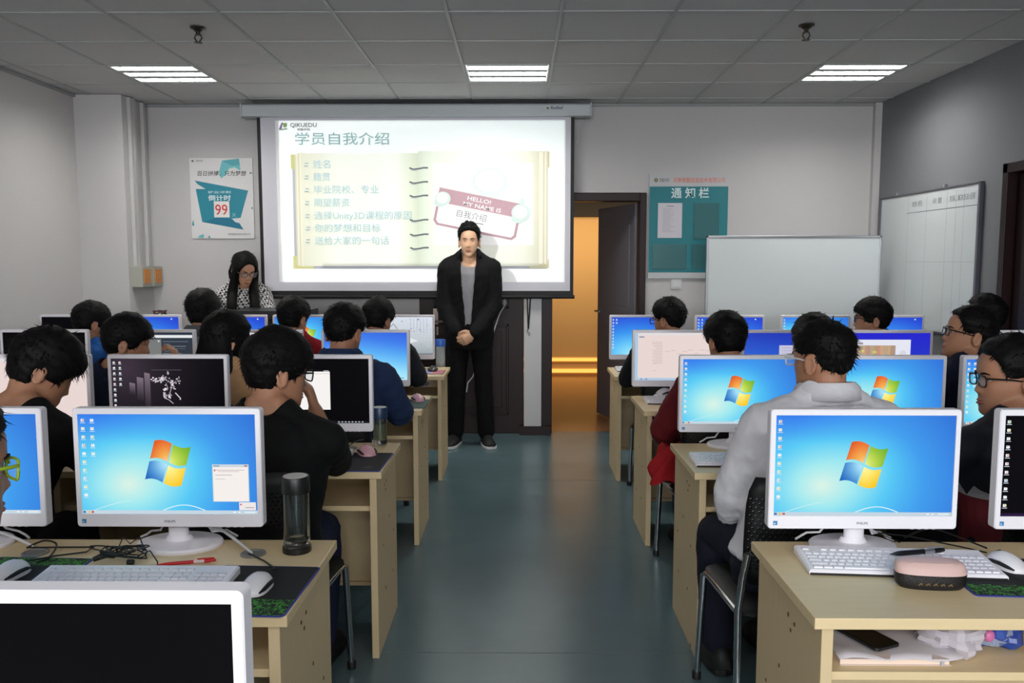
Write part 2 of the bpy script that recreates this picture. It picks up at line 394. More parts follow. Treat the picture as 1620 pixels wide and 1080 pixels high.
# the slide, drawn in photo-pixel units on the screen plane
px = Y/F*1.0006
sl = G(loc(at(442, 446, Y)), (px, 0, 0), (0, 0, px)); sl.o.y = -.0005; sl.step = .0002
def X(x): return x-442
def Yy(y): return 446-y
def R(x0, y0, x1, y1, c): sl.rect(X(x0), Yy(y1), X(x1), Yy(y0), c)
sl.grid(12, 8, lambda a, b: (a*451, b*250), lambda a, b: (252-10*(1-abs(a-.5)*2)*0-14*max(0, b-.6)*a, 253, 253))
R(467, 249, 865, 425, (176, 176, 186))        # cover edge and its soft grey side
R(465, 248, 474, 270, (198, 196, 128)); R(465, 405, 497, 425, (206, 202, 140)); R(857, 244, 868, 268, (200, 194, 150)); R(838, 410, 868, 424, (212, 206, 170))
for k in range(4): R(471+k*2.4, 248-k, 480+k*2.4, 420+k*.4, ((214, 208, 182), (232, 228, 206))[k % 2])
for k in range(4): R(860-k*2.6-8, 243+k*.5, 866-k*2.6, 418, ((214, 208, 184), (236, 232, 212))[k % 2])
sl.grid(16, 2, lambda a, b: (X(481+a*183), Yy(421-b*175)), lambda a, b: lerp3([(0, (226, 223, 202)), (.3, (244, 244, 233)), (.8, (248, 248, 240)), (.93, (230, 234, 214)), (1, (214, 220, 198))], a))
sl.grid(16, 2, lambda a, b: (X(664+a*188), Yy(421-b*178)), lambda a, b: lerp3([(0, (216, 224, 204)), (.1, (234, 239, 224)), (.5, (246, 246, 238)), (.9, (234, 234, 218)), (1, (218, 214, 190))], a))
R(687, 262, 843, 388, (254, 254, 254))
for yy in (270, 291.5, 312.5, 350, 372.5, 393.5):
    sl.line([(X(650), Yy(yy-1.5)), (X(656), Yy(yy+1)), (X(664), Yy(yy)), (X(672), Yy(yy-1.5)), (X(679), Yy(yy-1.5))], 2.6, (104, 112, 112))
    sl.line([(X(652), Yy(yy+2.5)), (X(662), Yy(yy+3))], 1.4, (196, 204, 196))
# little round-headed white figure holding the name card
sl.ell(X(776), Yy(290), 27.5, 20.5, (212, 226, 220)); sl.ell(X(775), Yy(289), 23, 17, (236, 244, 241)); sl.ell(X(775), Yy(310), 17, 5, (214, 226, 226))
an = -math.radians(11.5)
def rot(x, y): return (X(757)+x*math.cos(an)-y*math.sin(an), Yy(335)+x*math.sin(an)+y*math.cos(an))
sl.poly([rot(-66, 24), rot(66, 24), rot(66, -28), rot(60, -34), rot(-60, -34), rot(-66, -28)], (186, 150, 158))
sl.poly([rot(-62, 1.5), rot(62, 1.5), rot(62, -26), rot(58, -30.5), rot(-58, -30.5), rot(-62, -26)], (253, 253, 253))
p = rot(-20, 13.5); sl.text('HELLO!', p[0], p[1], 6.4, (252, 252, 252), rot=an, w=37, bold=.004)
p = rot(-25, 4); sl.text('MY NAME IS', p[0], p[1], 6.4, (252, 252, 252), rot=an, w=60, bold=.004)
p = rot(-32, -14); sl.text('自我介绍', p[0], p[1], 9, (120, 122, 124), rot=an)
sl.line([rot(-32, -19), rot(6, -19)], .8, (190, 190, 190)); sl.line([rot(2, -19), rot(12, -19)], 1.6, (140, 140, 140))
for (x, y, rx, ry) in ((702, 316, 12, 11), (697, 322, 9, 7), (824, 338, 15, 13.5), (819, 347, 10, 7), (826, 322, 3.5, 7)): sl.ell(X(x), Yy(y), rx, ry, (206, 222, 216))
for (x, y, rx, ry) in ((701, 315, 9, 8.5), (823, 337, 11, 10)): sl.ell(X(x), Yy(y), rx, ry, (234, 242, 238))
# logo and lettering
sl.poly([(X(448), Yy(210)), (X(452), Yy(200)), (X(455), Yy(199)), (X(452), Yy(209))], (128, 100, 150)); sl.poly([(X(454), Yy(200)), (X(461), Yy(200)), (X(460), Yy(206)), (X(456), Yy(207))], (120, 150, 90)); sl.line([(X(449), Yy(210)), (X(455), Yy(209.5)), (X(461), Yy(208.5))], 1.4, (110, 140, 100))
sl.text('QIKUEDU', X(466), Yy(206), 6.2, (92, 98, 102), w=41, bold=.006); sl.text('奇酷学院', X(476.5), Yy(211.3), 2.8, (110, 112, 116), w=20)
sl.text('学员自我介绍', X(473), Yy(231.5), 14.5, (144, 178, 178), w=146)
for s_, y, ww in (('姓名', 268, 27), ('籍贯', 287.5, 26), ('毕业院校、专业', 307, 102), ('期望薪资', 327, 56), ('选择Unity3D课程的原因', 347, 153), ('你的梦想和目标', 366.5, 104), ('送给大家的一句话', 386, 117)):
    sl.text(s_, X(500), Yy(y), 10, (182, 210, 216), w=ww)
    sl.line([(X(487), Yy(y-6.4)), (X(493), Yy(y-6.4))], 1.2, (150, 178, 186)); sl.line([(X(486), Yy(y-2.2)), (X(492), Yy(y-2.2))], 1.4, (150, 178, 186))
sl.build('slide', attr_mat('projected_picture', rough=.8), t, smooth=False)

# ---- poster and notice board on the back wall
def board(name, label, cat, x0, y0, x1, y1, Yp, th, m):
    a = at(x0, y1, Yp); b = at(x1, y0, Yp); t = thing(name, (a.x, Yp, a.z), 0, label, cat)
    MB().box(0, b.x-a.x, 0, th, 0, b.z-a.z).build('panel', m, t, smooth=False)
    g = G((0, -.0003, 0), ((b.x-a.x)/(x1-x0), 0, 0), (0, 0, (b.z-a.z)/(y1-y0)))
    return t, g, (lambda x: x-x0), (lambda y: y1-y)
t, g, X, Yy = board('poster', 'white wall poster with teal folded ribbon and red 99 countdown', 'poster', 304, 250, 399, 377, WY-.012, .010, mat('poster_board', (222, 220, 220), .5))
def pp(l): return [(X(290+a*.1389), Yy(240+b*.1389)) for a, b in l]
g.poly(pp([(455, 100), (640, 78), (655, 215), (590, 175), (530, 190), (500, 250), (440, 305), (418, 230)]), (110, 190, 196))
g.poly(pp([(455, 100), (640, 78), (650, 150), (560, 160)]), (84, 168, 178))
g.poly(pp([(150, 325), (730, 440), (640, 750), (540, 760), (218, 798), (160, 422), (268, 422), (180, 365)]), (34, 132, 152))
g.poly(pp([(218, 798), (380, 750), (545, 762), (580, 800), (625, 812), (668, 886)]), (26, 112, 140))
g.poly(pp([(160, 975), (180, 955), (232, 935), (228, 980)]), (100, 184, 190)); g.poly(pp([(275, 980), (290, 950), (305, 980)]), (60, 150, 160)); g.poly(pp([(105, 830), (118, 770), (132, 835), (118, 845)]), (60, 150, 160))
def pt(s_, a, b, h, c, **k): x, y = pp([(a, b)])[0]; g.text(s_, x, y, h*.1389, c, **k)
pt('百日拼搏，只为梦想', 180, 268, 44, (36, 36, 38), bold=.008, w=73.6, shear=.12)
pt('奇酷学院', 170, 113, 20, (110, 110, 112), w=10.8); g.rect(*pp([(126, 116)])[0], *pp([(148, 92)])[0], (110, 110, 112))
pt('就业冲刺', 292, 470, 23, (205, 228, 232), w=34.4, bold=.008); pt('倒计时', 292, 549, 50, (222, 236, 238), w=34.4, bold=.016)
g.rect(*pp([(352, 745)])[0], *pp([(520, 562)])[0], (232, 226, 224)); pt('99', 366, 716, 122, (204, 44, 40), w=18.4, bold=.004)
pt('天', 545, 738, 36, (150, 200, 208)); pt('河南奇酷信息技术有限公司', 494, 947, 18, (100, 100, 104), w=34)
g.rects([(*pp([(755, 250)])[0], *pp([(775, 232)])[0], (90, 120, 124)), (*pp([(762, 650)])[0], *pp([(776, 630)])[0], (90, 120, 124))])
g.build('print', M_print, t, smooth=False)

t, g, X, Yy = board('notice_board', 'teal notice board with silver header hung beside the doorway', 'notice board', 1025, 275, 1153, 440, WY-.022, .02, mat('notice_panel', (188, 190, 192), .5))
def bq(a, b): return X(1015+a*.1852), Yy(265+b*.1852)
g.rect(*bq(56, 895), *bq(744, 160), (22, 118, 128))
def bt(s_, a, b, h, c, **k): x, y = bq(a, b); g.text(s_, x, y, h*.1852, c, **k)
g.ell(*bq(112, 106), 3, 3, (70, 70, 72)); g.ell(*bq(112, 106), 1.5, 1.5, (214, 170, 60)); bt('奇酷学院', 142, 120, 26, (80, 80, 84), w=15.4)
bt('河南奇酷信息技术有限公司', 260, 124, 34, (222, 110, 84), w=84, bold=.006)
bt('通', 246, 250, 68, (206, 224, 226), bold=.02); bt('知', 368, 250, 68, (206, 224, 226), bold=.02); bt('栏', 486, 250, 68, (206, 224, 226), bold=.02)
g.build('print', M_print, t, smooth=False)
M_ac = mat('clear_acrylic', (90, 130, 128), .2, alpha=.22, spec=.4)
for a, b, c, d in ((450, 300, 665, 605), (90, 650, 390, 865), (435, 650, 735, 865)):
    p, q = bq(a, d), bq(c, b); p = g.o+g.u*p[0]+g.vv*p[1]; q = g.o+g.u*q[0]+g.vv*q[1]
    mm = MB().box(p.x, q.x, -.012, -.010, p.z, q.z).box(p.x, p.x+.004, -.010, -.001, p.z, q.z).box(q.x-.004, q.x, -.010, -.001, p.z, q.z).box(p.x, q.x, -.010, -.001, p.z, p.z+.004)
    mm.build('sheet_pocket', M_ac, t, smooth=False)
p, q = bq(132, 598), bq(344, 300); p = g.o+g.u*p[0]+g.vv*p[1]; q = g.o+g.u*q[0]+g.vv*q[1]
base = t.location
pg = G(base+Vector((p.x, -.004, p.z)), (q.x-p.x, 0, 0), (0, 0, q.z-p.z))
pg.rect(0, 0, 1, 1, (206, 202, 210)); pg.rects([(.36, .9, .66, .92, (120, 120, 126))]+[(.2, .82-.04*k, .2+.6*random.uniform(.5, 1), .835-.04*k, (178, 174, 182)) for k in range(17)])
tag(pg.build('paper_sheet', M_print, None, smooth=False), 'white printed sheet held on the teal notice board', 'paper')
# light switch under the board
a = at(1061, 457, WY); b = at(1078, 441, WY)
t = thing('light_switch', (a.x, WY, a.z), 0, 'small white wall switch below the teal notice board', 'switch')
MB().box(0, b.x-a.x, -.012, 0, 0, b.z-a.z).build('plate', mat('switch_white', (206, 206, 206), .4), t, smooth=False, bevel=.003)
MB().box(.012, b.x-a.x-.012, -.017, -.012, .014, b.z-a.z-.014).build('rocker', mat('switch_white', (206, 206, 206), .4), t, smooth=False, bevel=.002)

# ---- whiteboards
t = thing('whiteboard', (1.437, 6.42, 0), 0, 'big blank whiteboard on a stand in front of the back wall', 'whiteboard')
bw = 1.34
MB().box(.012, bw-.012, -.008, .008, .68, 1.622).build('writing_surface', mat('whiteboard_surface', (206, 212, 214), .25), t, smooth=False)
fm = MB()
fm.box(0, bw, -.014, .014, 1.618, 1.636).box(0, bw, -.014, .014, .66, .68).box(0, .016, -.014, .014, .66, 1.636).box(bw-.016, bw, -.014, .014, .66, 1.636)
fm.build('frame', M_alu, t, smooth=False, bevel=.003)
for x in (.2, bw-.2):
    MB().tube([(x, .03, .02), (x, .03, .9)], .014, 10).tube([(x, -.16, .02), (x, .22, .02)], .014, 10).build('leg', M_alu, t)
t = thing('whiteboard', (XR-.02, 5.30, .955), 0, 'wall-mounted whiteboard ruled into columns with handwritten headings on the dark grey wall', 'whiteboard')
L, Hh = 1.41, .972
MB().box(-.006, .004, 0, L, 0, Hh).build('writing_surface', mat('whiteboard_surface', (206, 212, 214), .25), t, smooth=False)
MB().box(-.014, .018, -.016, 0, -.014, Hh+.014).box(-.014, .018, L, L+.016, -.014, Hh+.014).box(-.014, .018, 0, L, -.014, 0).box(-.014, .018, 0, L, Hh, Hh+.014).build('frame', mat('grey_frame', (96, 94, 104), .4, metal=.4), t, smooth=False, bevel=.003)
g = G((-.0065, L, 0), (0, -1, 0), (0, 0, 1))
LN = (140, 146, 150)
for x in (.46, .74, 1.02, 1.14, 1.24): g.line([(x, .02), (x, Hh-.02)], .003, LN)
g.line([(.44, .84), (L-.01, .84)], .004, (110, 116, 120)); g.line([(.46, .48), (L-.02, .48)], .002, LN)
g.text('姓名', .52, .885, .032, (124, 126, 132), w=.15); g.text('问 题', .83, .885, .032, (124, 126, 132), w=.12); g.text('时间、解决方法 记录', 1.06, .885, .032, (116, 118, 124), w=.31)
g.build('handwriting', M_print, t, smooth=False)
for y in (.42, 1.12): MB().box(-.012, .01, y, y+.03, Hh+.014, Hh+.032).build('hook', M_alu, t, smooth=False)

# ---- breaker boxes, conduits on the column
for k, (a, b, c, d, yy) in enumerate(((207, 421, 231, 453, 6.60), (233, 421, 257, 453, 6.72))):
    pass
cx = -3.05
for k, (y0, y1) in enumerate(((6.49, 6.66), (6.69, 6.86))):
    t = thing('breaker_box', (cx, y0, 1.235), 0, ('grey breaker box with orange window, nearer of the pair on the corner column', 'grey breaker box with orange window, further of the pair on the corner column')[k], 'breaker box', 'breaker boxes on the column')
    MB().box(0, .085, 0, y1-y0, 0, .165).build('box', mat('breaker_grey', (170, 170, 158), .5), t, smooth=False, bevel=.004)
    MB().box(.085, .091, .03, y1-y0-.03, .03, .14).build('window', mat('amber_window', (206, 128, 40), .3, noise_amt=.3, noise_scale=50), t, smooth=False)
for k, y in enumerate((6.55, 6.60, 6.77)):
    c = MB().box(cx, cx+.028, y-.02, y+.02, 1.40, CZ-.005)
    tag(c.build('cable_conduit', M_wall, None, smooth=False, bevel=.003), ('white square conduit rising from the nearer breaker box, column-edge side', 'white square conduit rising from the nearer breaker box, wall side', 'white square conduit rising from the further breaker box')[k], 'conduit', 'conduits above the breaker boxes')
t = MB(); p0 = Vector((-2.98, 6.7, .955))
tag(MB().box(-3.05, -2.86, 6.5, 6.86, .93, .95).build('ledge', M_wall, None, smooth=False), 'narrow white ledge under the breaker boxes', 'ledge')
pts = []
for k in range(60):
    a = k*.55; pts.append(p0+Vector((.04*math.cos(a)+.05, .04*math.sin(a*1.1), .045+.04*math.sin(a*.77))))
tag(MB().tube(pts, .005, 6).build('cable_coil', mat('reddish_cable', (92, 62, 66), .5), None), 'tangled dark cable coil lying on the white ledge', 'cable')
# microphone with white lead hung on the maroon door, black lanyard on the white pillar
t = thing('microphone', (-.15, WY-.065, 1.06), 0, 'grey hand microphone hanging by its pale cord beside the standing man', 'microphone')
a = at(798, 478, WY-.07); b = at(778, 535, WY-.07); o_ = Vector((-.15, WY-.065, 1.06))
MB().ball(a-o_, .020, .020, .035).build('head', mat('mic_grey', (176, 176, 178), .5), t)
pts = [a-o_+Vector((0, 0, -.03)), at(791, 495, WY-.07)-o_, at(784, 515, WY-.07)-o_, b-o_, at(760, 560, WY-.07)-o_, at(748, 596, WY-.07)-o_, at(740, 605, WY-.07)-o_, at(738, 620, WY-.07)-o_]
MB().tube(pts, .006, 6).build('cord', M_cable_w, t)
t = thing('lanyard', (.07, WY-.11, .9), 0, 'black strap with a small metal hook hanging down the white pillar', 'strap')
o_ = Vector((.07, WY-.11, .9)); Yp = WY-.108
MB().tube([at(839, 470, Yp)-o_, at(838, 490, Yp)-o_, at(836, 520, Yp)-o_], .006, 6).tube([at(834, 470, Yp)-o_, at(835, 500, Yp)-o_, at(835.5, 521, Yp)-o_], .005, 6).build('strap', M_cable_b, t)
MB().tube([at(836, 520, Yp)-o_, at(834, 524, Yp)-o_, at(838, 527, Yp)-o_, at(837, 531, Yp)-o_], .005, 6).build('hook', M_chrome, t)
# lectern
t = thing('lectern', (-1.80, 6.03, 0), 0, 'black lectern the woman stands behind', 'lectern')
MB().box(-.23, .23, -.16, .2, 0, 1.02).build('body', mat('lectern_brown', (36, 26, 24), .5), t, smooth=False, bevel=.005)
MB().box(-.27, .27, -.2, .24, 1.02, 1.09).build('top', mat('lectern_black', (16, 18, 22), .4), t, smooth=False, bevel=.006)
MB().box(-.22, .22, -.166, -.16, .2, .95).build('front_panel', mat('lectern_brown', (36, 26, 24), .5), t, smooth=False)

# ---------------------------------------------------------------- desks
DZ_ = .695; YBK = [.95, 2.155, 3.35, 4.555, 5.80]; DD = .48; EL, ER = -.49, .62
ROWN = ['row behind the nearest', 'nearest row', 'second row', 'third row', 'stage row']
SIDEN = {'L': 'lectern side', 'R': 'whiteboard side'}
ORD = ['aisle end', 'second from aisle', 'third from aisle', 'fourth from aisle', 'fifth from aisle']
_DM = {}
def desk_meshes(w):
    if w in _DM: return _DM[w]
    r = {}
    r['desktop'] = MB().box(0, w, -DD, 0, DZ_-.025, DZ_).mesh('desktop', False)
    r['panel'] = MB().box(0, .025, -DD+.012, -.01, 0, DZ_-.025).mesh('side_panel', False)
    r['shelf'] = MB().box(.025, w-.025-.04, -DD+.03, -.05, .545, .563).mesh('shelf', False)
    r['back'] = MB().box(.025, w-.065, -.07, -.052, .12, DZ_-.025).box(.025, w-.065, -.085, -.07, .12, .135).mesh('back_panel', False)
    sc = MB()
    for (y, z) in ((-.30, .60), (-.255, .605), (-.275, .575), (-.2, .45), (-.10, .36), (-.34, .38), (-.3, .2), (-.12, .2)):
        M = Matrix.Translation((0, y, z)) @ Matrix.Rotation(PI/2, 4, 'Y')
        sc.lathe([(.0052, -.0012), (.0052, .0012), (.002, .0015)], 10, M=M)
    r['screw'] = sc.mesh('screw_caps')
    gr = MB().lathe([(.032, 0), (.032, .003), (.026, .004), (.024, .001)], 24)
    r['grommet'] = gr.mesh('cable_grommet')
    _DM[w] = r
    return r
M_scr = mat('screw_metal', (120, 100, 70), .4, metal=.7)
def desk(row, side, k, x0, w, edge):
    lab = 'pale maple computer desk %s, %s, %s' % (ORD[k], ROWN[row], SIDEN[side])
    t = thing('computer_desk', (x0, YBK[row], 0), 0, lab, 'desk', 'maple computer desks')
    m = desk_meshes(w)
    link('desktop', m['desktop'], M_wood, t, .002)
    for dx in (.02, w-.045):
        p = link('side_panel', m['panel'], M_woodv, t, .0015); p.location.x = dx
        if edge is not None and ((edge > 0) == (dx > .1)):
            s = link('screw_caps', m['screw'], M_scr, p); s.location.x = .025 if edge > 0 else 0
    s = link('shelf', m['shelf'], M_wood, t); s.location.x = .02
    s = link('back_panel', m['back'], M_woodv, t); s.location.x = .02
    for q in (.16, .72) if side == 'L' else (.44, 1.02):
        gx = w-q-.03 if side == 'L' else q+.02
        g = link('cable_grommet', m['grommet'], mat('grommet_grey', (120, 118, 116), .5), t); g.location = (gx, -.11, DZ_)
    return t
for row in range(1, 5):
    desk(row, 'L', 0, EL-1.2, 1.2, 1); desk(row, 'L', 1, EL-2.4-.004, 1.2, None)
    desk(row, 'R', 0, ER, 1.13, -1); desk(row, 'R', 1, ER+1.134, 1.13, None)
desk(0, 'L', 0, -1.43, 1.2, None)

# ---------------------------------------------------------------- monitors
MW, MH, MZ = .478, .308, .067
SX0, SZ0, SWd, SHt = -.2255, MZ+.034, .451, .259
def rrect(x0, x1, z0, z1, r, y, n=5):
    out = []
    for cx_, cz_, a0 in ((x1-r, z0+r, -PI/2), (x1-r, z1-r, 0), (x0+r, z1-r, PI/2), (x0+r, z0+r, PI)):
        for i in range(n+1):
            a = a0+PI/2*i/n; out.append((cx_+r*math.cos(a), y, cz_+r*math.sin(a)))
    return out
x0, x1, z0, z1 = -MW/2, MW/2, MZ, MZ+MH
fr = MB()
O = [rrect(x0+.002, x1-.002, z0+.002, z1-.002, .008, -.0505), rrect(x0, x1, z0, z1, .009, -.048), rrect(x0, x1, z0, z1, .009, -.022), rrect(x0+.02, x1-.02, z0+.02, z1-.02, .02, -.012), rrect(-.13, .13, z0+.05, z1-.06, .03, .012)]
I = [rrect(SX0, SX0+SWd, SZ0, SZ0+SHt, .0005, -.0472), rrect(SX0, SX0+SWd, SZ0, SZ0+SHt, .0005, -.0505)]
fr.loft(I+O, caps=False); nn = len(O[0])
fr.add(O[-1], [tuple(range(nn))])
for i in range(4): fr.box(x1-.06-i*.018, x1-.052-i*.018, -.046, -.036, z0-.0015, z0)
ME_frame = fr.mesh('frame', True, 30)
bm_ = bmesh.new(); bm_.from_mesh(ME_frame); bmesh.ops.recalc_face_normals(bm_, faces=bm_.faces); bm_.to_mesh(ME_frame); bm_.free()
ME_neck = MB().loft([[(x*.026, y*.016+.0, z) for x, y in [(math.cos(2*PI*i/20), math.sin(2*PI*i/20)) for i in range(20)]] for z in (.010, .05, .12)]).box(-.05, .05, -.012, .02, .10, .2).mesh('neck')
ME_base = MB().loft([[(x*.112*k, y*.082*k+.005, z) for x, y in [(math.cos(2*PI*i/40), math.sin(2*PI*i/40)) for i in range(40)]] for k, z in ((.985, 0), (1, .003), (1, .008), (.97, .012), (.5, .014), (.33, .018), (.26, .03))]).mesh('base')
lgm = G((0, -.0507, MZ+.0125), (1, 0, 0), (0, 0, 1)); lgm.text('PHILIPS', 0, 0, .0062, (88, 86, 96), sx=1.05, bold=.012, center=True)
ME_logo = lgm.mesh('lettering', False)
stk = G((0, -.0506, MZ), (1, 0, 0), (0, 0, 1)); stk.rect(x0+.013, .010, x0+.024, .021, (60, 130, 180)); stk.rect(x0+.015, .012, x0+.019, .016, (180, 214, 230))
ME_stick = stk.mesh('sticker', False)

def win_bg(a, b):
    d = math.hypot((a-.27)*1.15, (b-.30)*.85)*(1-.30*math.exp(-(((a-.5)/.2)**2+((b-.515)/.26)**2)))
    c = lerp3([(0, (222, 244, 230)), (.17, (164, 234, 240)), (.38, (88, 202, 246)), (.64, (66, 158, 238)), (1.0, (52, 118, 218))], d)
    if b > .72: c = tuple(x+(y-x)*min(1, (b-.72)*2.2)*max(0, 1-abs(a-.1)*1.6) for x, y in zip(c, (48, 104, 236)))
    return c
def blue_bg(a, b):
    d = math.hypot((a-.35)*1.0, (b-.0)*.95)
    return lerp3([(0, (176, 236, 252)), (.3, (104, 200, 250)), (.6, (58, 146, 238)), (1.0, (44, 82, 216)), (1.3, (34, 60, 190))], d)
def pale_bg(a, b):
    return lerp3([(0, (206, 244, 252)), (.3, (150, 224, 252)), (.62, (92, 176, 246)), (.9, (66, 126, 236)), (1.2, (54, 96, 222))], b+.25*abs(a-.45))
def scr_pale(g):
    bgrid(g, pale_bg); g.rects([(.90, .035, .96, .05, (90, 110, 140)), (.03, .93, .14, .95, (200, 214, 244))]); g.line([(.1, .95), (.22, .86), (.3, .80)], .01, (150, 190, 246))
def bgrid(g, f): g.grid(44, 26, lambda a, b: (a, b), f)
def flag(g, cx, cy, w):
    asp = SWd/SHt
    h = w*asp*1.02
    cols = {(0, 1): ((246, 176, 84), (226, 84, 34)), (1, 1): ((206, 226, 96), (112, 176, 40)), (0, 0): ((150, 212, 244), (26, 96, 186)), (1, 0): ((255, 238, 130), (250, 196, 30))}
    for (i, j), (c1, c2) in cols.items():
        def pos(a, b, i=i, j=j):
            s = (i-1)*.5+.012*(1 if i else -1)+a*.49; q = (j-1)*.5+.02*(1 if j else -1)+b*.47
            y = q*h*.92+.10*h*math.sin((s+.5)*2*PI*.92+.35)*.6-(s*.12*h)
            return cx+s*w*.86+q*w*.26, cy+y
        def cf(a, b, i=i, j=j, c1=c1, c2=c2):
            d = math.hypot((a if i else 1-a), (b if j else 1-b)); return lerp3([(0, tuple(x+(255-x)*.45 for x in c1)), (.35, c1), (1.35, c2)], d)
        g.grid(8, 8, pos, cf)
def icons(g, n=10, cols=1, r=None):
    r = r or random.Random(3); L = []; asp = SWd/SHt
    for c in range(cols):
        for k in range(n if c == 0 else min(n, r.choice((2, 3, 5)))):
            x = .026+c*.052; y = .935-k*.083
            q = r.choice([(236, 240, 246), (220, 150, 140), (240, 240, 240), (170, 210, 150), (230, 220, 150), (150, 190, 230), (240, 200, 200)])
            L.append((x-.010, y-.012, x+.008, y+.016, (244, 246, 248))); L.append((x-.004, y-.008, x+.010, y+.010, q)); L.append((x-.006, y+.004, x+.002, y+.012, (120, 140, 170)))
            L.append((x-.014, y-.027, x+.014, y-.021, (214, 226, 240)))
    g.rects(L)
def taskbar(g, c=(196, 214, 226)):
    g.rect(0, 0, 1, .036, c); g.rects([(.004, .006, .020, .030, (70, 130, 190)), (.03, .008, .046, .028, (230, 196, 120)), (.052, .008, .066, .028, (200, 90, 80)), (.86, .012, .875, .024, (244, 246, 248)), (.89, .012, .90, .024, (244, 246, 248)), (.925, .010, .985, .026, (226, 234, 240))])
def swoosh(g):
    g.line([(.06+.02*k, .03+.11*math.sin(k/14*PI/2)) for k in range(12)], .006, (206, 240, 240))
    g.line([(.46+.02*k, .035+.055*math.sin(k/12*PI)) for k in range(13)], .009, (214, 242, 250))
def scr_win(g, cols=1, popup=False, rows=10):
    bgrid(g, win_bg); swoosh(g); flag(g, .5, .515, .235); icons(g, rows, cols); taskbar(g)
    if popup:
        g.rect(.748, .125, .955, .50, (206, 216, 224)); g.rect(.753, .13, .950, .472, (246, 240, 236)); g.rects([(.756, .478, .79, .492, (150, 170, 190)), (.93, .478, .948, .492, (190, 120, 110))])
        g.rects([(.765, .44, .93, .446, (190, 180, 178)), (.78, .425, .9, .431, (200, 190, 188)), (.765, .39, .86, .397, (190, 180, 178)), (.765, .35, .82, .356, (206, 198, 196)), (.758, .43, .766, .45, (214, 110, 100))])
        g.rect(.895, .04, .99, .12, (238, 232, 230)); g.rects([(.93, .062, .98, .07, (170, 160, 160)), (.90, .09, .91, .105, (210, 90, 80))])
def scr_blue(g, cols=0, rows=6):
    bgrid(g, blue_bg); 
    if cols: icons(g, rows, cols, random.Random(5))
    g.rects([(.93, .03, .97, .04, (220, 236, 246)), (.88, .93, .9, .96, (240, 246, 250))])
def scr_black(g): g.rect(0, 0, 1, 1, (8, 7, 10))
def scr_blackicons(g):
    g.rect(0, 0, 1, 1, (9, 7, 12)); icons(g, 11, 1, random.Random(9)); g.rect(0, 0, 1, .03, (40, 24, 60))
def scr_dark(g):
    g.grid(20, 12, lambda a, b: (a, b), lambda a, b: lerp3([(0, (64, 54, 66)), (.35, (36, 30, 38)), (.9, (10, 9, 13))], math.hypot(a-.12, (b-.85)*.6)))
    r = random.Random(4)
    for x, w, yt, yb in ((.155, .05, .63, .44), (.222, .058, .715, .35), (.29, .05, .785, .22)):
        g.grid(2, 4, lambda a, b, x=x, w=w, yt=yt, yb=yb: (x+a*w, yb+b*(yt-yb)-a*.02), lambda a, b: lerp3([(0, (40, 34, 42)), (1, (128, 112, 128))], b))
    g.rect(.355, .815, .62, .83, (70, 64, 72))
    L = []
    def blot(cx_, cy_, n, sx, sy, s0):
        for _ in range(n):
            x = cx_+r.gauss(0, sx); y = cy_+r.gauss(0, sy); s = s0*r.uniform(.4, 1.2); a0 = r.uniform(0, 6)
            L.append(([(x+s*math.cos(a0+2*PI*i/5)*r.uniform(.5, 1.2), y+1.7*s*math.sin(a0+2*PI*i/5)*r.uniform(.5, 1.2)) for i in range(5)], r.choice([(224, 214, 220), (186, 176, 186), (240, 232, 236), (150, 140, 150)])))
    blot(.50, .77, 8, .008, .02, .012); blot(.47, .68, 16, .02, .025, .012); blot(.40, .665, 22, .03, .02, .009); blot(.53, .64, 14, .012, .03, .011); blot(.55, .57, 14, .012, .04, .010); blot(.47, .52, 9, .01, .02, .010); blot(.60, .655, 6, .008, .02, .010); blot(.49, .43, 16, .022, .025, .011)
    g.polys(L)
    g.line([(.48, .62), (.497, .53), (.482, .50)], .006, (170, 160, 168)); g.line([(.53, .57), (.512, .46), (.53, .42)], .007, (170, 160, 168)); g.line([(.455, .48), (.46, .39), (.50, .36), (.54, .30)], .006, (226, 216, 222)); g.line([(.56, .47), (.605, .38), (.60, .36)], .011, (210, 200, 206))
    icons(g, 10, 2, random.Random(8))
def scr_doc(g):
    g.rect(0, 0, 1, 1, (9, 8, 10)); g.rect(.12, .21, .655, .80, (246, 243, 240)); g.rect(.12, .80, .655, .822, (26, 26, 30)); g.rects([(.12, .765, .655, .772, (196, 196, 200)), (.60, .805, .645, .817, (196, 200, 206)), (.30, .775, .31, .79, (150, 150, 156)), (.47, .775, .472, .79, (150, 150, 156))])
    g.rect(0, 0, 1, .036, (24, 24, 30)); g.rects([(.72+.03*i, .012, .735+.03*i, .026, (196, 200, 210)) for i in range(8)])
def scr_web(g, red=False, lines=True):
    g.rect(0, 0, 1, 1, (232, 214, 210)); g.rect(0, 0, .035, 1, (170, 200, 228)); g.rect(0, 0, 1, .05, (176, 200, 226)); g.rect(.035, .95, 1, 1, (226, 220, 222))
    r = random.Random(6); L = [(.05, .9, .11, .925, (130, 140, 170)), (.07, .012, .09, .036, (90, 130, 190)), (.13, .012, .15, .036, (90, 130, 190))]
    if lines:
        for k in range(14): L.append((.25-r.uniform(0, .06), .80-k*.034, .33, .808-k*.034, (186, 170, 170)))
        for k in range(8):
            x = .36+.07*k; y = .58+r.uniform(-.05, .08); L.append((x, y, x+.055, y+.010, (198, 182, 180)))
        for k in range(6):
            x = r.uniform(.15, .8); y = r.uniform(.15, .4); L.append((x, y, x+.05, y+.010, (204, 188, 186)))
    g.rects(L)
    if red:
        for k in range(9): g.line([(.1+.09*k, .15), (.35+.07*k, .9)], .008, (196, 96, 120))
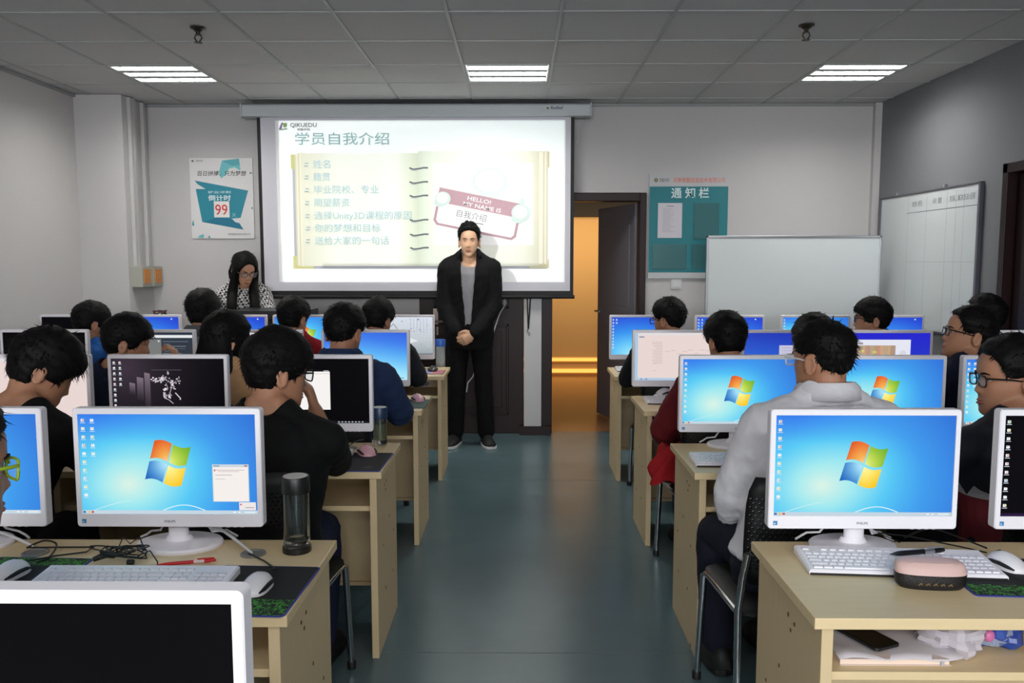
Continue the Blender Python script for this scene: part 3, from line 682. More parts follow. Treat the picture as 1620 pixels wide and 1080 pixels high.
def scr_editor(g):
    g.rect(0, 0, 1, 1, (120, 122, 122)); g.rect(0, .86, 1, 1, (44, 54, 66)); g.rect(0, .885, 1, .945, (226, 230, 232)); g.rect(.62, 0, 1, .86, (52, 58, 68)); g.rect(0, .0, .06, .86, (70, 74, 80))
    r = random.Random(2); g.rects([(.64+.0*k, .8-k*.05, .68+r.uniform(.02, .28), .815-k*.05, r.choice([(96, 112, 132), (84, 90, 100), (120, 126, 134)])) for k in range(15)])
    g.poly([(.18, .55), (.23, .59), (.34, .40), (.33, .37)], (236, 238, 238)); g.poly([(.235, .64), (.25, .60), (.225, .60)], (220, 224, 226)); g.rect(.58, .8, .60, .83, (220, 222, 222)); g.rects([(.2, .91, .26, .92, (90, 100, 110)), (.4, .91, .43, .92, (90, 100, 110))])
def scr_game(g):
    g.grid(16, 10, lambda a, b: (a, b), lambda a, b: lerp3([(0, (156, 166, 172)), (.4, (196, 204, 210)), (1, (216, 224, 236))], b))
    r = random.Random(12); L = []
    for _ in range(60):
        x = r.uniform(.45, .98); y = r.uniform(.1, .95); s = r.uniform(.004, .016)
        L.append(([(x-s, y), (x, y-s*1.6), (x+s, y), (x, y+s*1.6)], r.choice([(240, 240, 244), (226, 206, 206), (150, 160, 176), (230, 180, 176), (110, 112, 126)])))
    g.polys(L)
    g.line([(.30, .66), (.40, .82), (.46, .68)], .012, (130, 130, 126)); g.line([(.35, .94), (.38, .84), (.42, .94)], .008, (196, 196, 200))
    for k in range(6): g.line([(.66+.05*k, .6), (.665+.05*k, .96)], .010, (188, 190, 206))
    g.ell(.56, .5, .05, .07, (204, 96, 90)); g.ell(.56, .61, .035, .06, (226, 200, 190)); g.poly([(.52, .38), (.66, .44), (.78, .36), (.6, .28)], (226, 232, 236)); g.ell(.68, .12, .05, .04, (214, 170, 190)); g.poly([(.4, .1), (.6, .2), (.72, .16), (.5, .06)], (122, 130, 136))
    g.rect(0, 0, 1, .03, (120, 126, 134))
def scr_bluewin(g):
    g.grid(20, 12, lambda a, b: (a, b), lambda a, b: lerp3([(0, (84, 150, 226)), (.5, (46, 92, 206)), (1, (36, 48, 176))], b*.8+a*.2)); g.rect(.42, .1, .95, .74, (196, 196, 220))
    r = random.Random(5); g.rects([(.46, .68-.06*k, .5+r.uniform(.05, .35), .69-.06*k, (160, 160, 190)) for k in range(9)]+[(.16, .5-.09*k, .18, .53-.09*k, (180, 200, 230)) for k in range(4)])
def scr_wood(g):
    g.grid(20, 12, lambda a, b: (a, b), lambda a, b: lerp3([(0, (40, 70, 190)), (1, (40, 40, 206))], b)); g.rect(.10, .1, .77, .86, (228, 230, 242))
    r = random.Random(5)
    for k in range(16): g.rect(.11+.03*k, .1, .14+.03*k, .74, tuple(v*r.uniform(.9, 1.08) for v in (186, 156, 132)))
    g.ell(.20, .62, .02, .03, (214, 200, 120)); g.ell(.34, .6, .03, .03, (206, 190, 120)); g.ell(.68, .5, .05, .14, (214, 214, 226)); g.rect(.12, .76, .2, .80, (150, 140, 150))

ALLM = []
def monitor(row, side, k, xc, yf, what, draw, yaw=0, sticker=False, logo=False, cables=0):
    lab = 'monitor showing %s, %s, %s, %s' % (what, ORD[k], ROWN[row], SIDEN[side])
    if row == 0: lab = 'white monitor with black screen in the near corner, closest to the viewer'
    yb = yf+.05
    t = thing('computer_monitor', (xc, yb, DZ_), yaw, lab, 'monitor', 'white desk monitors')
    link('frame', ME_frame, M_white, t); link('neck', ME_neck, M_white, t); link('base', ME_base, M_white, t)
    g = G((SX0, -.0470, SZ0), (SWd, 0, 0), (0, 0, SHt), .00008); draw(g)
    s = g.build('screen', M_disp, t, smooth=False)
    if logo: link('lettering', ME_logo, M_print, t)
    if sticker: link('sticker', ME_stick, M_print, t)
    if cables:
        c = MB()
        for q in range(cables):
            sg = -1 if (q % 2) else 1
            c.tube([(.03*sg, .035, .12), (.05*sg, .04, .06), (.07*sg, .05, .03-.004*q), (.10*sg, .055+.008*q, .02), (.115*sg, .06+.008*q, .008), (.13*sg, .05+.01*q, .003)], .0032, 6)
        c.build('cable', M_cable_w, t)
    ALLM.append(t); return t
def xc(px0, px1, yf): return at((px0+px1)/2, 540, yf).x
Yf = [y-.10 for y in YBK]
q0 = on(384, 935, DZ_+MZ+MH); monitor(0, 'L', 0, q0.x-MW/2, q0.y, '', scr_black, yaw=.0)
b = 'a blue desktop with coloured flag'
monitor(1, 'L', 0, xc(103, 412, Yf[1]), Yf[1], 'a flag desktop with white message window', lambda g: scr_win(g, 2, True), 0, True, True, 3)
monitor(1, 'L', 1, xc(103, 412, Yf[1])-.557, Yf[1], 'plain blue', lambda g: scr_win(g, 1), 0, True, True, 2)
monitor(1, 'L', 2, xc(103, 412, Yf[1])-1.13, Yf[1], 'a blue desktop', lambda g: scr_win(g, 1), 0, True, True)
monitor(1, 'R', 0, xc(1222, 1530, Yf[1]), Yf[1], b, lambda g: scr_win(g, 1), 0, True, True, 3)
monitor(1, 'R', 1, xc(1222, 1530, Yf[1])+.573, Yf[1], 'black with a column of icons', scr_blackicons, 0, True, True)
monitor(2, 'L', 0, xc(396, 589, Yf[2]), Yf[2], 'a white page on black', scr_doc, 0, False, True)
monitor(2, 'L', 1, xc(168, 358, Yf[2]), Yf[2], 'a pale leaping figure on black', scr_dark, 0, False, True)
monitor(2, 'L', 2, xc(-52, 141, Yf[2]), Yf[2], 'a pinkish page', lambda g: scr_web(g, False, False), 0, False, True)
monitor(2, 'R', 0, xc(1077, 1268, Yf[2]), Yf[2], b, lambda g: scr_win(g, 1), 0, True, True, 2)
monitor(2, 'R', 1, xc(1308, 1499, Yf[2]), Yf[2], b, lambda g: scr_win(g, 0, rows=0), 0, True, True)
monitor(2, 'R', 2, xc(1527, 1718, Yf[2]), Yf[2], 'blue with two icon columns', lambda g: scr_win(g, 2), 0, True, True)
monitor(3, 'L', 0, xc(508, 648, Yf[3]), Yf[3], 'a plain pale blue desktop', scr_pale)
monitor(3, 'L', 1, xc(340, 478, Yf[3]), Yf[3], 'a pink lined drawing', lambda g: scr_web(g, True, False))
monitor(3, 'L', 2, xc(170, 308, Yf[3]), Yf[3], 'a grey editing program', scr_editor)
monitor(3, 'L', 3, xc(1, 138, Yf[3]), Yf[3], 'nothing but black', scr_black)
monitor(3, 'R', 0, xc(1002, 1140, Yf[3]), Yf[3], 'a pinkish web page', scr_web)
monitor(3, 'R', 1, xc(1175, 1313, Yf[3]), Yf[3], 'a lilac window on blue', scr_bluewin)
monitor(3, 'R', 2, xc(1337, 1474, Yf[3]), Yf[3], 'a wooden floor picture on blue', scr_wood)
monitor(3, 'R', 3, xc(1584, 1722, Yf[3]), Yf[3], 'a plain blue desktop', lambda g: scr_blue(g))
monitor(4, 'L', 0, xc(578, 688, Yf[4]), Yf[4], 'a pale fantasy picture', scr_game)
monitor(4, 'L', 1, xc(432, 541, Yf[4]), Yf[4], b, lambda g: scr_win(g, 0, rows=0))
monitor(4, 'L', 2, xc(314, 423, Yf[4]), Yf[4], 'a plain blue desktop', lambda g: scr_blue(g))
monitor(4, 'L', 3, xc(178, 287, Yf[4]), Yf[4], 'plain blue with an orange spot', lambda g: (scr_blue(g), g.ell(.5, .15, .07, .1, (220, 150, 130))))
monitor(4, 'L', 4, xc(64, 173, Yf[4]), Yf[4], 'nothing but black', scr_black)
monitor(4, 'R', 0, xc(964, 1074, Yf[4]), Yf[4], 'a blue desktop with small icons', lambda g: scr_blue(g, 2, 10))
monitor(4, 'R', 1, xc(1099, 1209, Yf[4]), Yf[4], 'a dark blue desktop', lambda g: scr_blue(g, 2, 4))
monitor(4, 'R', 2, xc(1235, 1344, Yf[4]), Yf[4], 'a blue desktop with left icons', lambda g: scr_win(g, 1, rows=6))
monitor(4, 'R', 3, xc(1351, 1461, Yf[4]), Yf[4], 'a teal blue desktop', lambda g: scr_blue(g))

# ---------------------------------------------------------------- keyboards, mice, pads
KW, KD = .455, .148
def kb_meshes():
    body = MB()
    body.loft([[(-KW/2, -KD/2, 0), (KW/2, -KD/2, 0), (KW/2, KD/2, 0), (-KW/2, KD/2, 0)], [(-KW/2, -KD/2, .007), (KW/2, -KD/2, .007), (KW/2, KD/2, .016), (-KW/2, KD/2, .016)], [(-KW/2+.004, -KD/2+.004, .011), (KW/2-.004, -KD/2+.004, .011), (KW/2-.004, KD/2-.004, .021), (-KW/2+.004, KD/2-.004, .021)]])
    keys = MB(); p = .0188
    def key(x0, x1, r):
        y0 = -KD/2+.010+r*.0196+(.006 if r == 5 else 0); h = .0165 if r < 5 else .012
        def zt(y): return .0115+(y+KD/2)*.0685
        a = .0008; b = .0022; q = []
        for (i, dz) in ((a, -.002), (b, .0027)):
            q.append([(x0+i, y0+i, zt(y0)+dz), (x1-i, y0+i, zt(y0)+dz), (x1-i, y0+h-i, zt(y0+h)+dz), (x0+i, y0+h-i, zt(y0+h)+dz)])
        keys.loft(q)
    X0 = -KW/2+.012
    for i in range(13): 
        if i not in (1,): key(X0+i*.0222, X0+i*.0222+.018, 5)
    for r, n, off in ((4, 13, 0), (3, 12, .009), (2, 11, .014), (1, 10, .024)):
        if off: key(X0, X0+p+off-.001, r)
        for i in range(n): key(X0+off+(p if off else 0)+i*p, X0+off+(p if off else 0)+(i+1)*p, r)
        xe = X0+off+(p if off else 0)+n*p
        key(xe, X0+15*p, r)
    for a, b in ((0, 1.3), (1.3, 2.5), (2.5, 3.8), (3.8, 9.6), (9.6, 10.9), (10.9, 12.2), (12.2, 13.5), (13.5, 15)): key(X0+a*p, X0+b*p, 0)
    xa = X0+15*p+.008
    for r in (4, 3): [key(xa+i*p, xa+(i+1)*p, r) for i in range(3)]
    key(xa+p, xa+2*p, 1); [key(xa+i*p, xa+(i+1)*p, 0) for i in range(3)]; [key(xa+i*p, xa+(i+1)*p, 5) for i in range(3)]
    xb = xa+3*p+.008
    for r in range(5): [key(xb+i*p, xb+(i+1)*p, r) for i in range(4)]
    return body.mesh('body', False), keys.mesh('keycaps', False)
KBB, KBK = kb_meshes()
KB_UND = MB().box(-KW/2+.002, KW/2-.002, -KD/2-.002, KD/2-.002, -.001, .004).mesh('underside', False)
M_key = mat('white_keycap', (226, 222, 228), .45)
def keyboard(x, y, rz, lab):
    t = thing('keyboard', (x, y, DZ_+.0015), rz, lab, 'keyboard', 'white keyboards')
    link('body', KBB, M_white, t); link('keycaps', KBK, M_key, t); link('underside', KB_UND, M_dark, t)
    return t
def pad(px_, z=DZ_): return on(*px_, z)
keyboard(-.895, 1.835, 0, 'white keyboard in front of the monitor with the white message window, nearest row')
keyboard(.925, 1.975, -.075, 'white keyboard with a black pen across it, nearest row, whiteboard side')
keyboard(.872, 3.025, -.02, 'white keyboard left of the student in the pale jacket, second row, whiteboard side')
keyboard(.895, 4.35, 0, 'white keyboard partly under the maroon sleeve, third row, whiteboard side')
keyboard(.888, 5.62, 0, 'white keyboard on the aisle end of the front whiteboard-side desk')
keyboard(-.87, 3.07, 0, 'white keyboard under the arm of the man in black, second row')

def mouse_meshes():
    rings = []
    for k in range(11):
        u = k/10; y = -.052+.104*u; hw = .031*(1-abs(2*u-1)**3.2)**.5*(.93+.12*(1-u)); hh = .036*math.sin(PI*min(1, max(0, .06+.90*(1-u)**.85)))**.75 if True else 0
        hw = max(hw, .004); hh = max(hh, .006)
        rings.append([(hw*math.cos(a), y, max(0, hh*math.sin(a)**(.8) if math.sin(a) > 0 else 0)) for a in [2*PI*i/24 for i in range(24)]])
    top = MB().loft(rings).mesh('shell')
    side = MB()
    for sg in (-1, 1):
        side.tube([(sg*.025, .036, .009), (sg*.0295, .018, .014), (sg*.031, -.005, .015), (sg*.0295, -.026, .012), (sg*.024, -.041, .008)], [.002, .0045, .005, .0045, .002], 8)
    return top, side.mesh('side_strip'), MB().tube([(0, .03, .026), (0, .018, .032)], .005, 8).mesh('wheel')
MS, MSS, MSWh = mouse_meshes()
M_mwhite = mat('mouse_white', (224, 220, 224), .3); M_pink = mat('mouse_pink', (214, 160, 170), .4); M_mblack = mat('mouse_black', (26, 24, 22), .3)
MLG = G((0, -.012, .0375), (1, 0, 0), (0, 1, 0)); MLG.text('LENOVO', 0, 0, .004, (90, 90, 96), center=True)
def mouse(x, y, rz, lab, m=M_mwhite, sm=None, cord=None, zb=.003, lower=None):
    t = thing('computer_mouse', (x, y, DZ_+zb), rz, lab, 'mouse', 'computer mice')
    link('shell', MS, m, t) if m is M_mwhite else link('shell', MS.copy(), m, t).data.materials.clear()
    if m is not M_mwhite:
        for c in t.children: c.data.materials.append(m)
    link('side_strip', MSS, M_dark, t) if sm is None else link('side_strip', MSS.copy(), sm, t)
    link('wheel', MSWh, M_dark, t)
    if cord:
        R = Matrix.Rotation(-rz, 3, 'Z'); o = t.location
        MB().tube([R @ (Vector(p)-o) for p in cord], .0022, 6).build('cord', M_cable_b, t)
    return t
p = on(411, 928, DZ_)
mouse(p.x, p.y-.02, -.12, 'white mouse with dark sides on the green-patterned pad, nearest row, lectern side', cord=[(p.x+.006, p.y+.055, DZ_+.02), (p.x+.01, p.y+.09, DZ_+.008), (p.x-.035, p.y+.15, DZ_+.005), (-.69, 2.04, DZ_+.004)])
p2 = on(14, 914, DZ_)
mouse(p2.x, p2.y+.005, -.2, 'white mouse at the picture edge behind the black corner monitor', cord=[(p2.x+.01, p2.y+.055, DZ_+.02), (p2.x+.04, p2.y+.12, DZ_+.01), (p2.x+.1, p2.y+.16, DZ_+.006), (p2.x+.10, p2.y+.20, DZ_+.005), (-1.28, 2.078, DZ_+.004)])
p3 = on(1592, 898, DZ_)
mouse(p3.x, p3.y, .35, 'white mouse on the green-patterned pad beside the glasses case', cord=[(p3.x-.02, p3.y+.05, DZ_+.02), (p3.x-.06, p3.y+.09, DZ_+.02), (p3.x-.16, p3.y+.16, DZ_+.024), (p3.x-.24, p3.y+.17, DZ_+.03), (1.0, 2.12, DZ_+.01)])
p4 = on(580, 719, DZ_); mouse(p4.x, p4.y, .5, 'pink and white mouse beside the blue-lidded glass bottle', M_pink, M_mwhite)
p5 = on(661, 634, DZ_); mouse(p5.x, p5.y, .4, 'pink and white mouse on the plain green pad, third row', M_pink, M_mwhite)
p6 = on(685, 587, DZ_); mouse(p6.x, p6.y, 0, 'black mouse on the coloured pad at the desk by the standing man', M_mblack, M_mblack)
p7 = on(1050, 630, DZ_); mouse(p7.x, p7.y, -.9, 'white mouse resting at the keyboard beside the maroon sleeve', zb=.022)

def padmat(name, base, pat):
    if name in MATS: return MATS[name]
    m = mat(name, base, .8); nt = m.node_tree; N = nt.nodes; L = nt.links; b = N['Principled BSDF']
    tc = N.new('ShaderNodeTexCoord'); nz = N.new('ShaderNodeTexNoise'); nz.inputs['Scale'].default_value = 85; nz.inputs['Detail'].default_value = 1.5; nz.inputs['Distortion'].default_value = 1.6
    L.new(tc.outputs['Object'], nz.inputs['Vector'])
    r = N.new('ShaderNodeValToRGB'); r.color_ramp.elements[0].position = .50; r.color_ramp.elements[1].position = .56
    L.new(nz.outputs['Fac'], r.inputs[0])
    sp = N.new('ShaderNodeSeparateXYZ'); L.new(tc.outputs['Object'], sp.inputs[0])
    lt = N.new('ShaderNodeMath'); lt.operation = 'LESS_THAN'; lt.inputs[1].default_value = -.055; L.new(sp.outputs[1], lt.inputs[0])
    mu = N.new('ShaderNodeMath'); mu.operation = 'MULTIPLY'; L.new(r.outputs[0], mu.inputs[0]); L.new(lt.outputs[0], mu.inputs[1])
    mx = N.new('ShaderNodeMix'); mx.data_type = 'RGBA'; mx.inputs[6].default_value = (*s2l(base), 1); mx.inputs[7].default_value = (*s2l(pat), 1)
    L.new(mu.outputs[0], mx.inputs[0]); L.new(mx.outputs[2], b.inputs['Base Color']); return m
def rr2(w, d, r, n=5):
    return [(x, y) for x, _, y in rrect(-w/2, w/2, -d/2, d/2, r, 0, n)]
M_pad = padmat('patterned_pad_cloth', (12, 12, 14), (60, 140, 44)); M_edge = mat('blue_pad_edge', (40, 52, 140), .6)
def mpad(x, y, w, d, rz, lab, m, me):
    t = thing('mouse_pad', (x, y, DZ_), rz, lab, 'mouse pad', 'mouse pads')
    MB().prism(rr2(w-.006, d-.006, .010), .0004, .0024).build('cloth', m, t, smooth=False)
    q = [(a, b_, z) for z in (0,) for a, b_ in rr2(w, d, .012)]
    MB().loft([[(a, b_, .0005) for a, b_ in rr2(w-.007, d-.007, .01)], [(a, b_, .0) for a, b_ in rr2(w, d, .012)], [(a, b_, .0022) for a, b_ in rr2(w, d, .012)], [(a, b_, .0026) for a, b_ in rr2(w-.007, d-.007, .01)]], caps=False).build('stitched_edge', me, t, smooth=False)
    return t
mpad(-.612, 1.815, .245, .285, -.04, 'black mouse pad with green pattern, blue edge, aisle end of the nearest row', M_pad, M_edge)
t = mpad(-1.195, 1.90, .25, .22, 3.10, 'black and green mouse pad with blue edge, behind the corner monitor', M_pad, M_edge)
mpad(1.21, 1.905, .37, .245, -.05, 'black and green mouse pad beside the open glasses case', M_pad, M_edge)
t = mpad(-.60, 3.02, .215, .285, -.03, 'plain black mouse pad with blue edge under the pink mouse, second row', mat('pad_black', (18, 16, 24), .8), M_edge)
g = G((.05, -.10, .0028), (1, 0, 0), (0, 1, 0)); g.text('razer', -.01, 0, .012, (150, 150, 156), rot=.5, bold=.01); g.build('emblem', M_print, t, smooth=False)
mpad(-.60, 4.28, .24, .27, 0, 'dark green mouse pad at the aisle end of the third row, lectern side', mat('pad_green', (38, 70, 60), .7), mat('pad_green_edge', (30, 56, 48), .7))
t = mpad(-.63, 5.52, .25, .2, 0, 'colourful blue and pink mouse pad by the blue-lidded plastic bottle', mat('pad_lilac', (150, 150, 196), .6, noise_amt=.35, noise_scale=18), M_dark)
MB().prism(rr2(.08, .17, .01), .0024, .0028).build('pink_patch', mat('pad_pink', (196, 120, 130), .6), t, smooth=False).location = (.08, 0, 0)

# ---------------------------------------------------------------- bottles, pens, glasses case, phone, cables
M_glass = mat('clear_glass', (245, 250, 248), .03, trans=1)
def bottle(x, y, r, h, lab, lidm, topm, lidh, basem, liquid=None, plastic=False):
    t = thing('water_bottle', (x, y, DZ_), 0, lab, 'bottle')
    zb = .012 if basem else .001; zt = h-lidh
    gl = MB().lathe([(r*.90, zb), (r*.92, zb+.004), (r*.92, zt), (r*.88, zt), (r*.86, zb+.022), (r*.5, zb+.018), (0, zb+.017)], 40, caps=False)
    gl.build('glass_body', M_glass if not plastic else mat('clear_plastic', (214, 222, 224), .1, alpha=.28), t)
    if basem: MB().lathe([(0, 0), (r, 0), (r*1.02, .004), (r*1.0, .014), (r*.93, .016), (r*.93, .010), (0, .010)], 40, caps=False).build('base_ring', basem, t)
    MB().lathe([(r*.6, zt-.008), (r*.99, zt-.006), (r*1.0, zt), (r*1.0, h-.004), (r*.95, h), (0, h)], 40).build('lid', lidm, t)
    if topm: MB().lathe([(0, h+.0006), (r*.82, h+.0006), (r*.86, h-.001)], 40, caps=False).build('lid_disc', topm, t)
    if liquid: MB().lathe([(0, zb+.019), (r*.84, zb+.024), (r*.84, zb+liquid[0]), (0, zb+liquid[0])], 32, caps=False).build('tea', liquid[1], t)
    return t
M_disc = mat('turned_steel', (216, 214, 212), .35, metal=.15)
p = on(470, 871, DZ_)
bottle(p.x, p.y, .0365, .198, 'tall empty clear glass bottle with black lid and steel top, at the aisle end', mat('bottle_black', (16, 15, 16), .35), M_disc, .036, mat('bottle_black', (16, 15, 16), .35))
p = on(601, 703, DZ_)
bottle(p.x, p.y, .033, .155, 'glass bottle of cloudy greenish tea with dark blue lid, second row', mat('lid_blue', (26, 52, 84), .35), M_disc, .038, None, (.088, mat('cloudy_tea', (120, 122, 96), .25, alpha=.75)))
p = on(697, 580, DZ_)
bottle(p.x, p.y, .036, .195, 'clear plastic bottle with bright blue lid, beside the standing man', mat('lid_bright_blue', (52, 104, 196), .4), None, .042, None, None, True)
a, b = on(248, 897, DZ_), on(342, 889, DZ_)
def pen(a, b, lab, mb, mc, z=.004, r=.0045):
    d = Vector((b.x-a.x, b.y-a.y, 0)); L = d.length; t = thing('pen', (a.x, a.y, DZ_+z), math.atan2(d.y, d.x), lab, 'pen')
    M = Matrix.Rotation(PI/2, 4, 'Y')
    MB().lathe([(.0008, 0), (.002, .006), (r*.8, .018), (r, .03), (r, L*.72), (r, L-.012), (r*.7, L)], 12, M=M).build('barrel', mb, t)
    MB().lathe([(r*1.08, L*.62), (r*1.08, L*.80)], 12, M=M).build('grip_band', mc, t)
    MB().box(L*.68, L-.004, -.0012, .0012, r, r+.003).build('clip', mc if z > .01 else mb, t, smooth=False)
pen(a, b, 'red pen lying beside the monitor base behind the keyboard', mat('red_plastic', (196, 28, 34), .3), mat('pen_label', (226, 200, 200), .4), .006)
a, b = on(1408, 880, DZ_+.025), on(1493, 873, DZ_+.025)
pen(a, b, 'black pen with silver band lying across the white keyboard', mat('black_gloss', (14, 14, 16), .25), M_chrome, .031, .0065)
# tangled black earphone lead
r_ = random.Random(21); p = on(192, 888, DZ_); pts = []
for k in range(130):
    a = k*.42; rad = .028+.022*math.sin(k*.23)+.008*math.sin(k*.71)
    pts.append((rad*math.cos(a)*1.35+.012*math.sin(k*.11), rad*math.sin(a)*.7, .010+.018*abs(math.sin(k*.37))+.012*math.sin(k*.05)**2))
t = thing('earphones', (p.x, p.y, DZ_), 0, 'tangled black earphones heaped beside the keyboard and monitor base', 'earphones')
MB().tube(pts, .0018, 5).tube([pts[-1], (.05, -.01, .02), (.075, -.005, .03), (.10, -.02, .006), (.105, -.035, .003)], .0018, 5).tube([(-.02, .02, .02), (-.01, .035, .05), (.01, .03, .035), (.03, .04, .05), (.05, .02, .02)], .0018, 5).build('lead', M_cable_b, t)
MB().tube([(-.06, -.02, .012), (-.035, -.005, .02), (-.015, -.0, .015)], [.006, .009, .006], 8).tube([(.03, -.03, .01), (.045, -.03, .01)], .007, 8).build('earbud', M_dark, t)
# loose leads on the desks
def lead(lab, pts, r, m):
    t = MB(); P_ = [Vector(q) for q in pts]; out = []
    for i in range(len(P_)-1):
        a = P_[max(0, i-1)]; b_ = P_[i]; c = P_[i+1]; d = P_[min(len(P_)-1, i+2)]
        for k in range(6):
            u = k/6; out.append(.5*((2*b_)+(c-a)*u+(2*a-5*b_+4*c-d)*u*u+(3*b_-a-3*c+d)*u**3))
    out.append(P_[-1]); return tag(t.tube(out, r, 6).build('cable', m, None), lab, 'cable')
def D(x, y, z=.004): q = on(x, y, DZ_); return (q.x, q.y, DZ_+z)
lead('white lead looping to the desk hole at the picture edge', [D(-30, 850, .03), D(10, 856, .02), D(45, 862), D(52, 866, .003)], .004, M_cable_w)
lead('black lead curling out of the desk hole behind the corner monitor', [D(42, 868, .003), D(70, 862, .012), D(90, 868, .012), D(78, 884, .005), D(58, 892, .004)], .0025, M_cable_b)
lead('white lead crossing to the desk hole beside the glass bottle', [D(300, 855, .04), D(340, 850, .03), D(372, 862, .016), D(398, 876, .003)], .004, M_cable_w)
lead('black lead lying behind the keyboard with the pen', [D(1430, 862, .02), D(1470, 853, .03), D(1510, 860, .022), D(1560, 880, .022)], .0025, M_cable_b)
lead('black lead on the second-row desk beside the greenish bottle', [D(542, 716), D(560, 705, .015), D(575, 698, .008)], .0025, M_cable_b)
lead('black pen-tablet lead behind the mouse on the desk by the standing man', [D(645, 575, .03), D(655, 580, .01), D(668, 586)], .003, M_cable_b)
t = MB().box(-.012, .012, -.035, .035, 0, .012); q = on(551, 725, DZ_)
o = tag(t.build('phone_charger', M_mwhite, None, smooth=False, bevel=.004), 'small white charger block beside the pink mouse, second row', 'charger'); o.location = (q.x-.02, q.y, DZ_); o.rotation_euler.z = .3

# open-sided glasses case
p = on(1474, 930, DZ_)
t = thing('glasses_case', (p.x, p.y+.01, DZ_), -.10, 'black glasses case with pale pink top lying in front of the keyboard', 'glasses case')
def oval(w, d, k=2.6, n=36):
    return [(w/2*abs(math.cos(a))**(2/k)*(1 if math.cos(a) >= 0 else -1), d/2*abs(math.sin(a))**(2/k)*(1 if math.sin(a) >= 0 else -1)) for a in [2*PI*i/n for i in range(n)]]
lo = [[(x*s, y*s+dy, z) for x, y in oval(.157, .058)] for s, z, dy in ((.86, 0, 0), (.97, .008, 0), (1.0, .02, 0), (.995, .033, 0))]
MB().loft(lo).build('lower_shell', mat('black_leatherette', (20, 18, 20), .42, bump=.25, bump_scale=300), t)
up = [[(x*s, y*s+dy, z) for x, y in oval(.157, .058)] for s, z, dy in ((.995, .0335, 0), (.985, .046, .004), (.95, .055, .008), (.84, .060, .010))]
MB().loft(up).build('lid', mat('pink_lid', (206, 172, 166), .5), t)
MB().loft([[(x*1.004, y*1.004, z) for x, y in oval(.157, .058)] for z in (.0315, .0345)]).build('rim', M_dark, t)
g = G((0, -.0297, .014), (1, 0, 0), (0, 0, 1))
for k in range(5): g.line([(-.036+.016*k, .0), (-.030+.016*k, .004), (-.026+.016*k, -.001)], .0014, (120, 96, 60)); g.line([(-.034+.016*k, -.002), (-.027+.016*k, .005)], .001, (120, 96, 60))
g.build('gold_marks', M_print, t, smooth=False)

# on the shelf of the nearest whiteboard-side desk
SZ_ = .563
def S(x, y, z=0): return on(x, y, SZ_+z)
a, b = S(1330, 1052), S(1496, 1046)
t = thing('book', (a.x, a.y, SZ_), 0, 'thin pale book under the papers on the desk shelf', 'book')
bwid = b.x-a.x
MB().box(0, bwid, .004, .25, .001, .013).build('pages', mat('book_pages', (226, 206, 190), .7), t, smooth=False)
MB().box(-.001, bwid+.002, 0, .253, .013, .0142).box(-.001, bwid+.002, 0, .253, 0, .001).build('cover', mat('book_cover', (214, 196, 190), .5), t, smooth=False)
MB().box(bwid-.02, bwid-.013, -.001, .003, .001, .013).build('spine_mark', M_lgrey, t, smooth=False)
pw, pd = bwid+.03, .30; sh = MB(); V = []; n = 10
for j in range(n+1):
    for i in range(n+1): V.append((i/n*pw, j/n*pd, .0155+.0035*math.sin(i*1.3)*(j < 2)+.002*math.sin(i*.7+j)))
sh.add(V, [(j*(n+1)+i, j*(n+1)+i+1, (j+1)*(n+1)+i+1, (j+1)*(n+1)+i) for j in range(n) for i in range(n)])
o = tag(sh.build('paper_sheets', mat('paper_white', (206, 200, 206), .7), None), 'loose white papers lying on the shelf under the black phone', 'paper'); o.location = (a.x-.004, a.y-.004, SZ_+.001)
so = o.modifiers.new('thick', 'SOLIDIFY'); so.thickness = .0012
c0 = S(1400, 1020, .022)
t = thing('smartphone', (c0.x-.03, c0.y+.05, SZ_+.024), .42, 'black smartphone lying on papers on the open desk shelf', 'phone')
MB().prism(rr2(.072, .15, .009), -.003, .004).build('case', mat('phone_black', (12, 12, 13), .45), t, smooth=False, bevel=.001)
MB().prism(rr2(.066, .143, .006), .004, .0045).build('screen', mat('phone_glass', (6, 6, 8), .12), t, smooth=False)
c0 = S(1520, 1035)
t = thing('plastic_bag', (c0.x+.02, c0.y+.05, SZ_), .2, 'crumpled clear and white plastic bag with blue print on the desk shelf', 'bag')
def crumple(cx_, cy_, rx, ry, rz, seed, n=26, m=16):
    b_ = MB().ball((0, 0, 0), 1, 1, 1, n, m); out = []
    for v in b_.v:
        q = Vector(v); d = 1+.35*noise.noise(q*1.9+Vector((seed, 0, 0)))+.16*noise.noise(q*5+Vector((0, seed, 0)))+.08*noise.noise(q*11)
        z = q.z*rz*d; out.append((cx_+q.x*rx*d, cy_+q.y*ry*d, max(.001, z+rz*.75)))
    b_.v = out; return b_
crumple(-.03, 0, .075, .07, .042, 3).build('white_film', mat('bag_white', (214, 206, 214), .3, alpha=.82), t, angle=20)
crumple(.07, .01, .06, .06, .04, 8).build('clear_film', mat('bag_clear', (196, 206, 220), .12, alpha=.45), t, angle=20)
crumple(.088, .0, .056, .058, .045, 5).build('printed_film', mat('bag_blue', (44, 82, 180), .25, noise_amt=.6, noise_scale=26, alpha=.72), t, angle=20)
MB().ball((.045, -.04, .035), .014, .01, .014).build('pink_print', mat('bag_pink', (206, 110, 160), .4), t)
